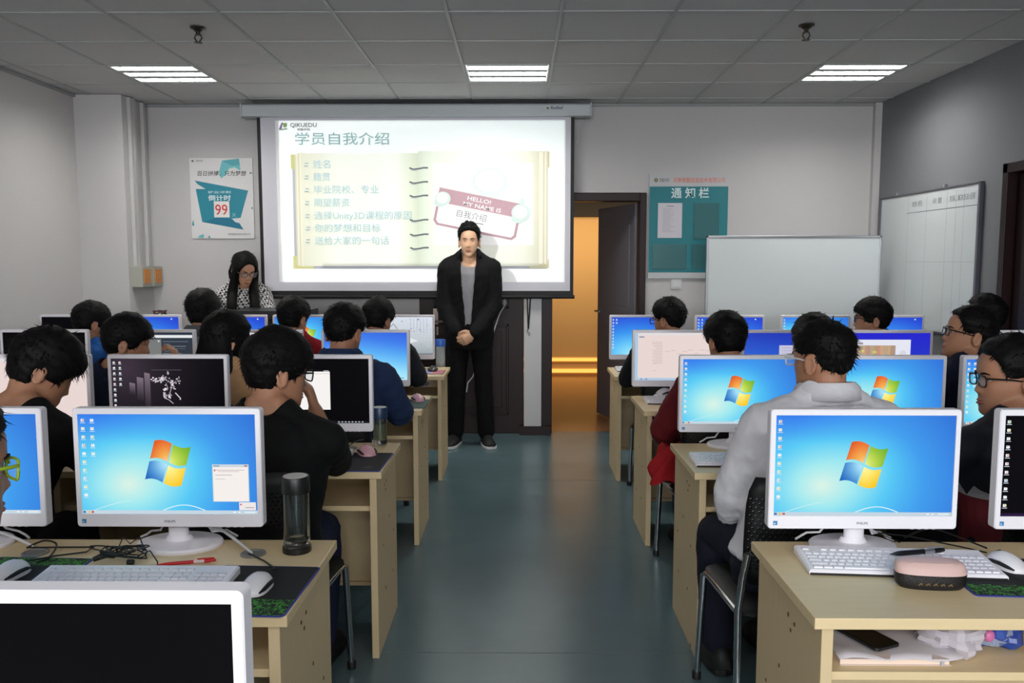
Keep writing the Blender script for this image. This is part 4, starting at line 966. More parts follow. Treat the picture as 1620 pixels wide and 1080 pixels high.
# small bundles on the shelf of the front lectern-side desk
c0 = on(672, 612, SZ_)
o = tag(crumple(0, 0, .05, .05, .03, 14).build('plastic_bag', mat('bag_bluegrey', (110, 130, 160), .4), None, angle=20), 'small crumpled blue-grey bag on the shelf by the standing man', 'bag'); o.location = (c0.x, c0.y+.04, SZ_)
o = tag(crumple(0, 0, .055, .05, .02, 19).build('pouch', mat('pouch_dark', (60, 36, 36), .6), None, angle=30), 'dark red pouch on the shelf beside the blue-grey bag', 'pouch'); o.location = (c0.x-.12, c0.y+.04, SZ_)

# ---------------------------------------------------------------- chairs
def perf_mat():
    m = mat('perforated_black_plastic', (11, 10, 11), .5); nt = m.node_tree; N = nt.nodes; L = nt.links; b = N['Principled BSDF']
    if 'holes' in N: return m
    tc = N.new('ShaderNodeTexCoord'); sp = N.new('ShaderNodeSeparateXYZ'); L.new(tc.outputs['Object'], sp.inputs[0])
    def M(op, a, c=None, d=None):
        n = N.new('ShaderNodeMath'); n.operation = op
        for i, q in enumerate((a, c, d)):
            if q is None: continue
            if isinstance(q, (int, float)): n.inputs[i].default_value = q
            else: L.new(q, n.inputs[i])
        return n.outputs[0]
    fx = M('MULTIPLY', sp.outputs[0], 62); fz = M('MULTIPLY', sp.outputs[2], 80)
    row = M('FLOOR', fz); odd = M('MULTIPLY', M('MODULO', row, 2), .5)
    dx = M('SUBTRACT', M('FRACT', M('ADD', fx, odd)), .5); dz = M('SUBTRACT', M('FRACT', fz), .5)
    d = M('SQRT', M('ADD', M('MULTIPLY', dx, dx), M('MULTIPLY', dz, dz))); a = M('GREATER_THAN', d, .24)
    ins = M('MULTIPLY', M('LESS_THAN', M('ABSOLUTE', sp.outputs[0]), .19), M('MULTIPLY', M('GREATER_THAN', sp.outputs[2], .54), M('LESS_THAN', sp.outputs[2], .76)))
    al = M('SUBTRACT', 1.0, M('MULTIPLY', ins, M('SUBTRACT', 1.0, a))); L.new(al, b.inputs['Alpha'])
    tc.name = 'holes'; return m
bk = MB(); rings = []
for k in range(9):
    u = k/8; z = .49+.33*u; w = .222*(1-.12*abs(2*u-1)**4)
    rings.append([(w*math.sin(a)/math.sin(.62)*.9, -.205-.03*u+.10*(1-math.cos(a))*0+.035*(abs(a)/.62)**2, z) for a in [-.62+1.24*i/12 for i in range(13)]])
V = [p for r in rings for p in r]; bk.add(V, [(k*13+i, k*13+i+1, (k+1)*13+i+1, (k+1)*13+i) for k in range(8) for i in range(12)])
ME_back = bk.mesh('backrest')
ME_seat = MB().loft([[(x, y, z) for x, y in rr2(.42*s, .40*s, .05)] for s, z in ((.94, .395), (1, .402), (1, .412), (.95, .42))]).mesh('seat')
def legm(sx, rear):
    m = MB()
    if rear: m.tube([(sx*.195, -.215, .60), (sx*.205, -.205, .53), (sx*.21, -.185, .42), (sx*.215, -.215, .0)], .0115, 12)
    else: m.tube([(sx*.205, -.16, .405), (sx*.205, .15, .40), (sx*.208, .18, .385), (sx*.215, .215, .0)], .0115, 12)
    return m.mesh('leg')
ME_legs = [legm(sx, r) for sx in (-1, 1) for r in (0, 1)]
ME_feet = [MB().lathe([(.0155, 0), (.0155, .024), (.012, .03)], 12, c=(sx*.215, -.215 if r else .215)).mesh('rubber_foot') for sx in (-1, 1) for r in (0, 1)]
M_seat = mat('chair_black', (11, 11, 12), .55)
def chair(x, y, rz, lab):
    t = thing('chair', (x, y, 0), rz, lab, 'chair', 'black students\' chairs')
    link('seat', ME_seat, M_seat, t)
    o = link('backrest', ME_back, perf_mat(), t)
    if not o.modifiers: s = o.modifiers.new('thick', 'SOLIDIFY'); s.thickness = .010
    for a, b in zip(ME_legs, ME_feet):
        l = link('leg', a, M_chrome, t); link('rubber_foot', b, M_dark, l)
    return t

# ---------------------------------------------------------------- people
HZ = [0, .012, .03, .05, .07, .09, .11, .13, .15, .17, .19, .21, .225, .235]
HW = [.016, .029, .043, .054, .061, .066, .069, .072, .074, .074, .070, .058, .040, .006]
HF = [.080, .089, .094, .093, .092, .091, .091, .092, .095, .094, .087, .068, .042, -.002]
HB = [.050, .024, -.012, -.048, -.070, -.083, -.092, -.098, -.101, -.100, -.093, -.074, -.046, -.016]
CH = .055
def htab(z): return np.interp(z, HZ, HW), np.interp(z, HZ, HF), np.interp(z, HZ, HB)
def gs(v, c, s): return math.exp(-((v-c)/s)**2)
def face_off(x, z):
    ax = abs(x)
    bridge = max(0, min(1, (.134-z)/.05)) if z > .084 else max(0, 1-(.084-z)/.013)
    o = .021*bridge*gs(x, 0, .0085+.006*max(0, min(1, (.105-z)/.03)))
    o += .006*gs(ax, .013, .006)*gs(z, .082, .007)
    o -= .008*gs(ax, .031, .016)*gs(z, .122, .010)
    o += .004*gs(z, .139, .007)*gs(ax, .028, .022)
    o += (.006*gs(z, .0545, .0045)+.0065*gs(z, .0435, .005))*gs(x, 0, .018)-.003*gs(z, .049, .002)*gs(x, 0, .022)
    o -= .004*gs(z, .033, .005)*gs(x, 0, .02); o += .005*gs(z, .016, .010)*gs(x, 0, .018)
    o += .003*gs(ax, .042, .014)*gs(z, .095, .014)
    return o
def face_y(x, z):
    w, f, b = htab(z); yc = (f+b)/2; hd = (f-b)/2
    return yc+hd*max(0, 1-(abs(x)/w)**2.3)**(1/2.3)+face_off(x, z)
def head_into(mb, M, n=44, wide=1.0):
    rings = []
    for z in np.concatenate([np.linspace(.0005, .235, 52)]):
        w, f, b = htab(z); yc = (f+b)/2; hd = (f-b)/2; r = []
        for i in range(n):
            a = 2*PI*i/n; s, c = math.sin(a), math.cos(a)
            x = w*wide*abs(s)**(2/2.3)*(1 if s >= 0 else -1); y = yc+hd*abs(c)**(2/2.3)*(1 if c >= 0 else -1)
            if c > 0: y += face_off(x, z)*min(1, c*1.6)
            r.append(M @ Vector((x, y, z-CH)))
        rings.append(r)
    mb.loft(rings)
    for sg in (-1, 1):
        E_ = M @ Matrix.Translation((sg*.074*wide, -.012, .104-CH)) @ Matrix.Rotation(sg*-.42, 4, 'Z')
        mb.ball((sg*.004, 0, 0), .007, .018, .030, 12, 8, M=E_)
        mb.tube([(sg*.008, .010, -.020), (sg*.010, -.004, -.031), (sg*.014, -.016, -.016), (sg*.015, -.021, .006), (sg*.014, -.014, .025), (sg*.011, .002, .032), (sg*.008, .013, .020), (sg*.006, .010, .004)], [.005, .0055, .0048, .0045, .0045, .0045, .004, .003], 8, M=E_)
def limb(mb, pts, rad, n=14, M=None):
    P_ = [Vector(p) for p in pts]; out = []; rr = []
    for i in range(len(P_)-1):
        a = P_[max(0, i-1)]; b = P_[i]; c = P_[i+1]; d = P_[min(len(P_)-1, i+2)]
        for k in range(5):
            u = k/5; q = .5*((2*b)+(c-a)*u+(2*a-5*b+4*c-d)*u*u+(3*b-a-3*c+d)*u**3)
            lin = b.lerp(c, u); out.append(lin.lerp(q, .6)); rr.append(rad[i]+(rad[i+1]-rad[i])*u)
    out.append(P_[-1]); rr.append(rad[-1])
    mb.tube(out, rr, n, M=M); mb.ball(out[0], rr[0]*.98, n=n, m=8, M=M); mb.ball(out[-1], rr[-1]*.98, n=n, m=8, M=M)
def hand(mb, w, d, nrm, thumb, curl=.35, s=1.0):
    w, d, nrm = Vector(w), Vector(d).normalized(), Vector(nrm); nrm = (nrm-d*nrm.dot(d)).normalized(); t = d.cross(nrm)*thumb
    def ring(c, a, b): return [c+t*(a*math.cos(2*PI*i/14))+nrm*(b*math.sin(2*PI*i/14)) for i in range(14)]
    mb.loft([ring(w+d*x*s, a*s, b*s) for x, a, b in ((-.015, .024, .018), (.01, .027, .018), (.04, .037, .017), (.07, .041, .015), (.088, .039, .012))])
    for k, (off, L, r) in enumerate(((.030, .068, .0088), (.0105, .078, .0092), (-.0095, .072, .0088), (-.029, .056, .0078))):
        p = w+d*(.082-.004*abs(k-1))*s+t*off*s; cur = d.copy(); pts = [p-d*.02*s, p]; ang = 0
        spread = t*(off*.9)
        for j, fr_ in enumerate((.46, .31, .23)):
            ang += curl*(1.0+.25*j)*(1+.06*k)
            cur = (d*math.cos(ang)+nrm*math.sin(ang)+spread).normalized(); p = p+cur*L*fr_*s; pts.append(p)
        limb(mb, pts, [r*s, r*s, r*.95*s, r*.88*s, r*.72*s], 10)
    b0 = w+d*.018*s+t*.020*s; b1 = b0+(d*.55+t*.75+nrm*.25).normalized()*.042*s; b2 = b1+(d*.85+t*.35+nrm*.35).normalized()*.032*s; b3 = b2+(d*.95+nrm*.35).normalized()*.024*s
    limb(mb, [b0, b1, b2, b3], [.014*s, .0115*s, .0098*s, .0078*s], 10)
def fuse(mb, vox, name, m, parent, sm=4, wr=0, wf=14, seed=0, cut=None, solid=0):
    me = mb.mesh('fuse', False); o = bpy.data.objects.new('fuse', me); COL.objects.link(o)
    r = o.modifiers.new('r', 'REMESH'); r.mode = 'VOXEL'; r.voxel_size = vox
    q = o.modifiers.new('s', 'SMOOTH'); q.factor = .5; q.iterations = sm
    bpy.context.view_layer.update()
    out = bpy.data.meshes.new_from_object(o.evaluated_get(bpy.context.evaluated_depsgraph_get()))
    bpy.data.objects.remove(o); bpy.data.meshes.remove(me); out.name = name; out.materials.clear()
    if wr:
        N = len(out.vertices); co = np.empty(N*3); out.vertices.foreach_get('co', co); co = co.reshape(-1, 3); nr = np.empty(N*3); out.vertices.foreach_get('normal', nr); nr = nr.reshape(-1, 3)
        sx = Vector((seed*3.1, seed*1.7, seed))
        for i in range(N):
            p = Vector(co[i]); h = noise.noise(Vector((p.x*wf, p.y*wf, p.z*wf*.55))+sx); h2 = 1-2*abs(noise.noise(Vector((p.x*wf*1.7, p.y*wf*1.7, p.z*wf*1.2))+sx*2))
            co[i] += nr[i]*(wr*(.9*h+.55*h2))
        out.vertices.foreach_set('co', co.ravel())
    if cut:
        bm = bmesh.new(); bm.from_mesh(out); bmesh.ops.delete(bm, geom=[v for v in bm.verts if cut(v.co)], context='VERTS')
        for _ in range(14):
            bd = [v for v in bm.verts if v.is_boundary]; nx = {v: sum((e.other_vert(v).co for e in v.link_edges if e.is_boundary), Vector())/max(1, sum(e.is_boundary for e in v.link_edges)) for v in bd}
            for v, c in nx.items(): v.co = v.co.lerp(c, .5)
        bm.to_mesh(out); bm.free()
    out.polygons.foreach_set('use_smooth', [True]*len(out.polygons)); out.update()
    ob = link(name, out, m, parent)
    if solid:
        s = ob.modifiers.new('thick', 'SOLIDIFY'); s.thickness = solid; s.offset = -1
    return ob
HLINE = {'short': [(0, .196), (.6, .192), (.95, .168), (1.15, .128), (1.4, .118), (1.75, .124), (2.1, .080), (3.2, .050)],
         'crew': [(0, .192), (.6, .188), (.95, .165), (1.15, .135), (1.4, .130), (1.75, .128), (2.1, .085), (3.2, .058)],
         'bowl': [(0, .160), (.6, .150), (.95, .135), (1.15, .105), (1.4, .092), (1.75, .098), (2.1, .050), (3.2, .028)],
         'shag': [(0, .150), (.6, .140), (.95, .115), (1.15, .090), (1.4, .092), (1.75, .100), (2.1, .030), (3.2, .006)],
         'long': [(0, .196), (.4, .186), (.75, .150), (.95, .080), (1.2, .030), (1.6, .0), (3.2, 0)],
         'up': [(0, .200), (.5, .194), (.8, .180), (1.05, .135), (1.4, .115), (1.75, .122), (2.1, .080), (3.2, .05)]}
def hair_into(mb, M, style, vol, seed):
    hl = HLINE[style]; r_ = random.Random(seed); n = 64; Z = np.linspace(.0, .235, 60); rings = []; pts = []
    off = Vector((seed*2.3, seed, seed*.7))
    for z in Z:
        w, f, b = htab(z); yc = (f+b)/2; hd = (f-b)/2; r = []
        for i in range(n):
            a = 2*PI*i/n; s, c = math.sin(a), math.cos(a); phi = abs(math.atan2(s, c))
            x = w*abs(s)**(2/2.3)*(1 if s >= 0 else -1); y = hd*abs(c)**(2/2.3)*(1 if c >= 0 else -1)
            lim = np.interp(phi, [q[0] for q in hl], [q[1] for q in hl])+.005*noise.noise(Vector((a*7, seed, 0)))
            k = max(0, min(1, (z-lim)/.012)); top = max(0, (z-.12)/.115)
            th = ((.007+.010*min(1, max(0, (z-lim)/.05)))*(.45 if style in ('up', 'crew') else 1)+vol*top**1.5)*k-.012*(1-k)
            if style == 'up' and phi < 1.2: th += .012*top*k
            p = Vector((x, y, z)); q = p.normalized()
            th += k*(.0045*noise.noise(p*38+off)+.003*noise.noise(p*90+off))
            rad = Vector((x, y, 0)); rad = rad/(rad.length+1e-6)
            up_ = max(0, (z-.17)/.065)**1.3
            v = Vector((x, yc+y, z-CH))+rad*th*(1-.45*up_)+Vector((0, 0, 1))*th*up_
            r.append(M @ v)
            if k > .9 and z > .05: pts.append((v, Vector((x, yc+y, z-CH))-Vector((0, -.005, .09)), phi, top))
        rings.append(r)
    mb.loft(rings)
    for _ in range(520):
        v, out, phi, top = r_.choice(pts); out = out.normalized()
        crown = Vector((0, -.045, .2)); fl = v-crown; fl = (fl-out*fl.dot(out))
        fl = fl.normalized() if fl.length > 1e-4 else Vector((0, 1, 0))
        lift = .30+.25*r_.random()+(.9 if style == 'up' and phi < 1.3 and top > .55 else 0)+(.25 if style == 'crew' else 0)
        d = (fl+out*lift+Vector((r_.gauss(0, .3), r_.gauss(0, .3), r_.gauss(0, .2)))).normalized(); L = r_.uniform(.014, .032)*(1.25 if style == 'shag' else 1)
        base = v-out*.006; sdir = d.cross(out).normalized()*r_.uniform(.0025, .005); t2 = out*.0022
        tip = base+d*L
        mb.add([M @ q for q in (base-sdir, base+t2, base+sdir, tip)], [(0, 1, 3), (1, 2, 3), (2, 0, 3)])
def houndstooth():
    if 'houndstooth' in MATS: return MATS['houndstooth']
    m = mat('houndstooth', (20, 20, 22), .8); nt = m.node_tree; N = nt.nodes; L = nt.links
    tc = N.new('ShaderNodeTexCoord'); mp = N.new('ShaderNodeMapping'); mp.inputs['Rotation'].default_value = (.3, .2, .5); L.new(tc.outputs['Object'], mp.inputs[0])
    ck = N.new('ShaderNodeTexChecker'); ck.inputs['Scale'].default_value = 58; ck.inputs['Color1'].default_value = (.62, .6, .6, 1); ck.inputs['Color2'].default_value = (.012, .012, .014, 1)
    L.new(mp.outputs[0], ck.inputs['Vector']); L.new(ck.outputs[0], N['Principled BSDF'].inputs['Base Color']); return m
def mountain():
    if 'mountain_sweater' in MATS: return MATS['mountain_sweater']
    m = mat('mountain_sweater', (20, 22, 34), .8); nt = m.node_tree; N = nt.nodes; L = nt.links
    tc = N.new('ShaderNodeTexCoord'); sp = N.new('ShaderNodeSeparateXYZ'); L.new(tc.outputs['Object'], sp.inputs[0])
    def Mt(op, a, b=None):
        n = N.new('ShaderNodeMath'); n.operation = op
        for i, q in enumerate((a, b)):
            if q is None: continue
            if isinstance(q, (int, float)): n.inputs[i].default_value = q
            else: L.new(q, n.inputs[i])
        return n.outputs[0]
    tri = Mt('ABSOLUTE', Mt('SUBTRACT', Mt('FRACT', Mt('MULTIPLY', Mt('ADD', sp.outputs[0], sp.outputs[1]), 17)), .5))
    z1 = Mt('LESS_THAN', sp.outputs[2], Mt('SUBTRACT', .755, Mt('MULTIPLY', tri, .07))); z2 = Mt('LESS_THAN', sp.outputs[2], .718)
    a = N.new('ShaderNodeMix'); a.data_type = 'RGBA'; a.inputs[6].default_value = (*s2l((18, 20, 32)), 1); a.inputs[7].default_value = (*s2l((170, 168, 172)), 1); L.new(z1, a.inputs[0])
    b = N.new('ShaderNodeMix'); b.data_type = 'RGBA'; L.new(a.outputs[2], b.inputs[6]); b.inputs[7].default_value = (*s2l((104, 20, 30)), 1); L.new(z2, b.inputs[0])
    L.new(b.outputs[2], N['Principled BSDF'].inputs['Base Color']); return m
def cloth(c, name=None, rough=.85): return mat('cloth_%d_%d_%d' % c, c, rough, spec=.25, noise_amt=.08, noise_scale=40, bump=.12, bump_scale=180)

def person(label, hx, hy, top, yaw=0, lean=.15, head=(0, 0, 0), arms=None, garment='jacket', gcol=(40, 40, 44), tcol=(28, 28, 34), hair='short', vol=.012, glasses=None, face=False, seed=1, skin=None, gmat=None, collar=None, tuck=None, short=False, stand=None, scale=1.0, shoes=(24, 24, 26), knees=None, hem=.10, fat=1.0, chairlab=None, chair_dx=0, chair_dy=0, lat=0):
    yaw_ = yaw; R = Matrix.Rotation(yaw_, 4, 'Z'); Ri = R.inverted().to_3x3()
    hp = .50 if not stand else .885
    pd = head[1]
    S = (top-.018-.250*(.4+.6*math.cos(pd))-hp)/math.cos(lean)
    off = S*math.sin(lean)+.035+.10*math.sin(lean)
    o2 = R @ Vector((S*math.sin(lat), off, 0)); root = Vector((hx-o2.x, hy-o2.y, 0))
    t = thing('person', root, yaw_, label, 'person')
    def toloc(dx, dy, z): q = Ri @ (Vector((hx+dx, hy+dy, 0))-root); return Vector((q.x, q.y, z))
    sp = Vector((math.sin(lat), math.sin(lean), math.cos(lean))); fw = Vector((0, math.cos(lean), -math.sin(lean))); H = Vector((0, 0, hp)); xax = Vector((1, 0, 0))
    nb = H+sp*S
    pv = nb+Vector((0, .035+.10*math.sin(lean), .072))
    M = Matrix.Translation(pv) @ Matrix.Rotation(head[0]-yaw_, 4, 'Z') @ Matrix.Rotation(-pd, 4, 'X') @ Matrix.Rotation(head[2], 4, 'Y')
    sk = skin or M_skin2
    def torso(mb, g, low=-.08, chest=1.0):
        prof = [(low, .150, .105, 0), (-.02 if low < -.03 else low+.03, .168, .118, 0), (.12, .160, .112, .0), (.35, .150, .105, .01), (.6, .165, .113, .012), (.80, .172, .108, .008), (.92, .140, .086, -.004), (1.0, .085, .068, -.004)]
        rings = []
        for f, rx, ry, dy in prof:
            c = (H+sp*(S*f if f > 0 else f))+fw*dy
            rx = rx*fat+g; ry = ry*fat+g
            rings.append([c+xax*(rx*abs(math.cos(a))**.85*(1 if math.cos(a) >= 0 else -1))+fw*(ry*math.sin(a)) for a in [2*PI*i/24 for i in range(24)]])
        mb.loft(rings)
        for sg in (-1, 1):
            limb(mb, [nb+Vector((sg*.03, 0, .035)), nb+sp*(-.02)+xax*sg*.09, sh[sg]], [.046+g*.6, .045+g*.7, .052+g])
    sh = {sg: nb-sp*(.068)+xax*sg*(.172*fat) for sg in (-1, 1)}
    AR = {}
    for sg, k in ((-1, 'L'), (1, 'R')):
        a = (arms or {}).get(k)
        if a is None: e, w, d, n_ = (sg*.235, .10, .70), (sg*.13, .36, .735), (-sg*.25, 1, -.05), (0, 0, -1); e = toloc(*[e[0], e[1], e[2]]); w = toloc(*w)
        else: e, w, d, n_ = toloc(*a[0]), toloc(*a[1]), a[2], a[3]
        d = Ri @ Vector(d); n_ = Ri @ Vector(n_)
        AR[sg] = (e, w, d, n_)
    def leg_pts(sg):
        if stand: 
            fx, fy = stand[k_[sg]]; f = toloc(fx, fy, .085); h = H+xax*sg*.085
            kn = h.lerp(f, .5)+Vector((0, .02, .02)); return [h, kn, f]
        kx = (knees or {}).get(k_[sg], (sg*.10, .0, .485))
        kn = Vector((sg*.085+kx[0]-sg*.085, .40+kx[1], kx[2])); return [H+xax*sg*.085+Vector((0, 0, -.01)), kn, Vector((kn.x, kn.y-.04, .085))]
    k_ = {-1: 'L', 1: 'R'}
    # --- body, one continuous surface
    b = MB(); torso(b, -.006)
    limb(b, [nb+Vector((0, -.012, -.03)), nb.lerp(pv, .5)+Vector((0, -.012, 0)), M @ Vector((0, -.022, .03))], [.062, .054, .055])
    limb(b, [M @ Vector((0, .035, -.01)), nb+fw*.03+sp*-.01], [.042, .05])
    head_into(b, M)
    for sg in (-1, 1):
        e, w, d, n_ = AR[sg]
        limb(b, [sh[sg], e, w], [.047, .040, .026]); hand(b, w, d, n_, 1 if (Vector(d).cross(Vector(n_))).x*sg < 0 else -1, curl=(arms or {}).get('curl', .35))
        h, kn, f = leg_pts(sg)
        limb(b, [h, kn, f], [.078, .054, .036])
        fd = Vector((0, 1, 0)) if not stand else Vector((sg*.25, 1, 0)).normalized()
        limb(b, [f+Vector((0, -.0, -.03)), f+fd*.07+Vector((0, 0, -.045)), f+fd*.14+Vector((0, 0, -.055))], [.034, .032, .024])
    fuse(b, .0052 if face else .0065, 'body', sk, t, sm=2)
    # --- clothing
    if garment == 'open':
        c = MB(); torso(c, .006, -.02); vq = nb+fw*.085+sp*.01; fuse(c, .009, 'shirt', cloth(tuck), t, sm=4, wr=.003, seed=seed, cut=lambda p: (p-vq).length < .07 and p.y > nb.y+.02 and abs(p.x) < .055)
    g = {'jacket': .022, 'tee': .012, 'open': .026, 'coat': .020}[garment]
    c = MB(); torso(c, g, -hem)
    for sg in (-1, 1):
        e, w, d, n_ = AR[sg]
        ww = e.lerp(w, .93) if not short else e.lerp(w, .42)
        limb(c, [sh[sg], e, ww], [.054+g, .046+g*.8, (.032 if not short else .036)+g*.6])
    if garment in ('jacket', 'open', 'coat') and collar is not False:
        ring = []
        for zz, rr in ((-.03, .080), (.015, .074), (.045, .072)):
            ring.append([nb+Vector((rr*math.cos(a), .005+rr*.95*math.sin(a), zz+.012*(-math.sin(a)))) for a in [2*PI*i/24 for i in range(24)]])
        c.loft(ring)
    cutf = None
    if garment == 'open':
        def cutf(p):
            q = p-H; f = q.dot(sp)/S; w_ = np.interp(f, [-.2, .0, .3, .7, .95, 1.15], [.0, .012, .026, .045, .054, .058])
            return q.dot(fw) > .02 and abs(p.x-.006) < w_ and f > -.3
    else:
        nt_ = nb+Vector((0, .012, .045))
        def cutf(p): return (p-nt_).length < .080 and (p-nb).dot(sp) > .006
    fuse(c, .0085, 'jacket' if garment != 'tee' else 'sweater', gmat or cloth(gcol), t, sm=5, wr=.0075 if garment != 'tee' else .004, seed=seed, cut=cutf, solid=.006)
    if collar:
        q = MB(); n = 26; A0, A1 = (-PI/2-2.35, -PI/2+2.35); V = []
        for zz, rr in ((-.01, .079), (.035, .082), (.062, .085), (.050, .094), (.012, .100)):
            V.append([nb+Vector((rr*math.cos(a), .012+rr*1.02*math.sin(a), zz+.010*(-math.sin(a)))) for a in [A0+(A1-A0)*i/n for i in range(n+1)]])
        vv = [p for r in V for p in r]; q.add(vv, [(k*(n+1)+i, k*(n+1)+i+1, (k+1)*(n+1)+i+1, (k+1)*(n+1)+i) for k in range(len(V)-1) for i in range(n)])
        o = q.build('collar', cloth(collar), t); s = o.modifiers.new('thick', 'SOLIDIFY'); s.thickness = .005
    c = MB()
    rings = []
    for f, rx, ry in ((-.085, .150, .105), (-.02, .176, .126), (.06, .172, .122), (.10, .165, .115)):
        cc = H+sp*f; rings.append([cc+xax*(rx*fat*math.cos(a))+fw*(ry*fat*math.sin(a)) for a in [2*PI*i/20 for i in range(20)]])
    c.loft(rings)
    for sg in (-1, 1):
        h, kn, f = leg_pts(sg); lo = kn.lerp(f, .96)
        limb(c, [h, kn, lo], [.094, .070, .058 if not stand else .066])
    fuse(c, .009, 'trousers', cloth(tcol), t, sm=4, wr=.004, seed=seed+5)
    for sg in (-1, 1):
        h, kn, f = leg_pts(sg); fd = Vector((0, 1, 0)) if not stand else Vector((sg*.25, 1, 0)).normalized(); rt_ = Vector((fd.y, -fd.x, 0))
        q = MB(); rings = []
        for u, hw, hh in ((-.075, .022, .05), (-.06, .036, .075), (-.02, .042, .095), (.03, .044, .088), (.09, .050, .062), (.14, .049, .045), (.175, .036, .036), (.19, .016, .028)):
            cc = Vector((f.x, f.y, 0))+fd*u; rings.append([cc+rt_*(hw*math.cos(a))+Vector((0, 0, .016+hh*max(0, math.sin(a))**.8)) for a in [2*PI*i/18 for i in range(18)]])
        q.loft(rings); so = q.build('shoe', mat('shoe_%d' % shoes[0], shoes, .6), t)
        q = MB(); pl = [(-.08, .0), (-.07, .034), (-.02, .045), (.04, .046), (.10, .053), (.15, .051), (.185, .034), (.197, .0)]
        pts = [Vector((f.x, f.y, 0))+fd*u+rt_*w for u, w in pl]+[Vector((f.x, f.y, 0))+fd*u-rt_*w for u, w in pl[-2:0:-1]]
        q.prism([(p.x, p.y) for p in pts], .001, .022); q.build('sole', mat('sole_white', (206, 206, 204), .6) if stand else M_dark, so, smooth=False, bevel=.003)
    # --- hair, eyes, glasses
    hb = MB(); hair_into(hb, M, hair, vol, seed)
    if hair == 'long':
        rings = []
        back = [(M @ Vector((0, -.038, .150)), .070, .060), (M @ Vector((0, -.045, .09)), .084, .070), (M @ Vector((0, -.052, .02)), .092, .062), (nb+Vector((0, -.060, .02)), .102, .055), (nb+Vector((0, -.088, -.06)), .105, .042), (nb-sp*.16+fw*-.118, .098, .034), (nb-sp*.26+fw*-.132, .075, .026), (nb-sp*.31+fw*-.135, .03, .016)]
        Hd = (M.to_3x3() @ Vector((1, 0, 0)))
        for i, (c0, rx, ry) in enumerate(back):
            k = min(1, i/3); ax = Hd.lerp(xax, k).normalized(); ay = Vector((0, 0, 1)).cross(ax).normalized()
            rings.append([c0+ax*(rx*(1+.04*noise.noise(Vector((j*1.3, i*.4, seed))))*math.cos(2*PI*j/36))+ay*(ry*(1+.07*math.sin(j*3.1))*math.sin(2*PI*j/36)) for j in range(36)])
        hb.loft(rings)
        if face:
            for sg in (-1, 1):
                limb(hb, [M @ Vector((sg*.060, .030, .120)), M @ Vector((sg*.080, .030, .06)), M @ Vector((sg*.082, .038, -.02)), nb+Vector((sg*.078, .085, -.05)), nb+Vector((sg*.085, .150, -.16)), nb+Vector((sg*.06, .165, -.30))], [.020, .026, .032, .040, .038, .014], 14)
    hb.build('hair', M_hair, t, angle=60)
    if face or glasses:
        for sg in (-1, 1):
            ey = face_y(sg*.031, .122)-.0085; E_ = M @ Matrix.Translation((sg*.031, ey, .122-CH))
            eo = MB().ball((0, 0, 0), .0125, .0125, .0068, 16, 10, M=E_).build('eye', mat('eye_white', (214, 206, 200), .3), t)
            MB().ball((0, .0082, -.0005), .0056, .0050, .0054, 12, 8, M=E_).build('iris', mat('iris_dark', (22, 14, 12), .2), eo)
            bp_ = [(sg*x, face_y(sg*x, z)+.0005, z-CH) for x, z in ((.013, .1385), (.022, .1415), (.034, .143), (.046, .139))]
            MB().tube([M @ Vector(p) for p in bp_], [.0018, .0034, .0032, .0014], 6).build('eyebrow', M_hair, t)
        lp_ = MB()
        for z, r in ((.0535, .0030), (.0440, .0036)):
            lp_.tube([M @ Vector((x, face_y(x, z)-.001, z-CH)) for x in (-.022, -.014, -.005, 0, .005, .014, .022)], [r*.3, r*.8, r, r*.9, r, r*.8, r*.3], 8)
        lp_.build('lips', mat('lips', (150, 86, 78), .5), t)
    if glasses:
        q = MB(); gm = mat('glasses_%d_%d_%d' % glasses, glasses, .35); yF = .101; zc = .119-CH
        for sg in (-1, 1):
            lp2 = [(sg*.034+.026*math.copysign(abs(math.cos(a))**.6, math.cos(a)), yF-.004*abs(math.cos(a)), zc+.018*math.copysign(abs(math.sin(a))**.6, math.sin(a))) for a in [2*PI*i/24 for i in range(25)]]
            q.tube([M @ Vector(p) for p in lp2], .0026, 6)
            q.tube([M @ Vector(p) for p in ((sg*.060, yF-.004, zc+.010), (sg*.072, yF-.02, zc+.010), (sg*.0785, .03, zc+.006), (sg*.080, -.005, zc), (sg*.079, -.02, zc-.014))], [.003, .0032, .003, .0026, .002], 6)
        q.tube([M @ Vector(p) for p in ((-.010, yF, zc+.006), (0, yF+.003, zc+.009), (.010, yF, zc+.006))], .002, 6)
        go = q.build('glasses', gm, t)
        for sg in (-1, 1):
            q = MB(); q.add([M @ Vector((sg*.034+.024*math.cos(a), yF-.002, zc+.016*math.sin(a))) for a in [2*PI*i/20 for i in range(20)]], [tuple(range(20))])
            q.build('lens', mat('spectacle_lens', (190, 205, 220), .05, alpha=.22), go, smooth=False)
    if chairlab:
        co = R @ Vector((chair_dx, .02+chair_dy, 0)); chair(root.x+co.x, root.y+co.y, yaw_*.5, chairlab)
    return t, nb, M

ch = lambda who: 'black perforated chair with chrome legs under the %s' % who
D_ = math.radians
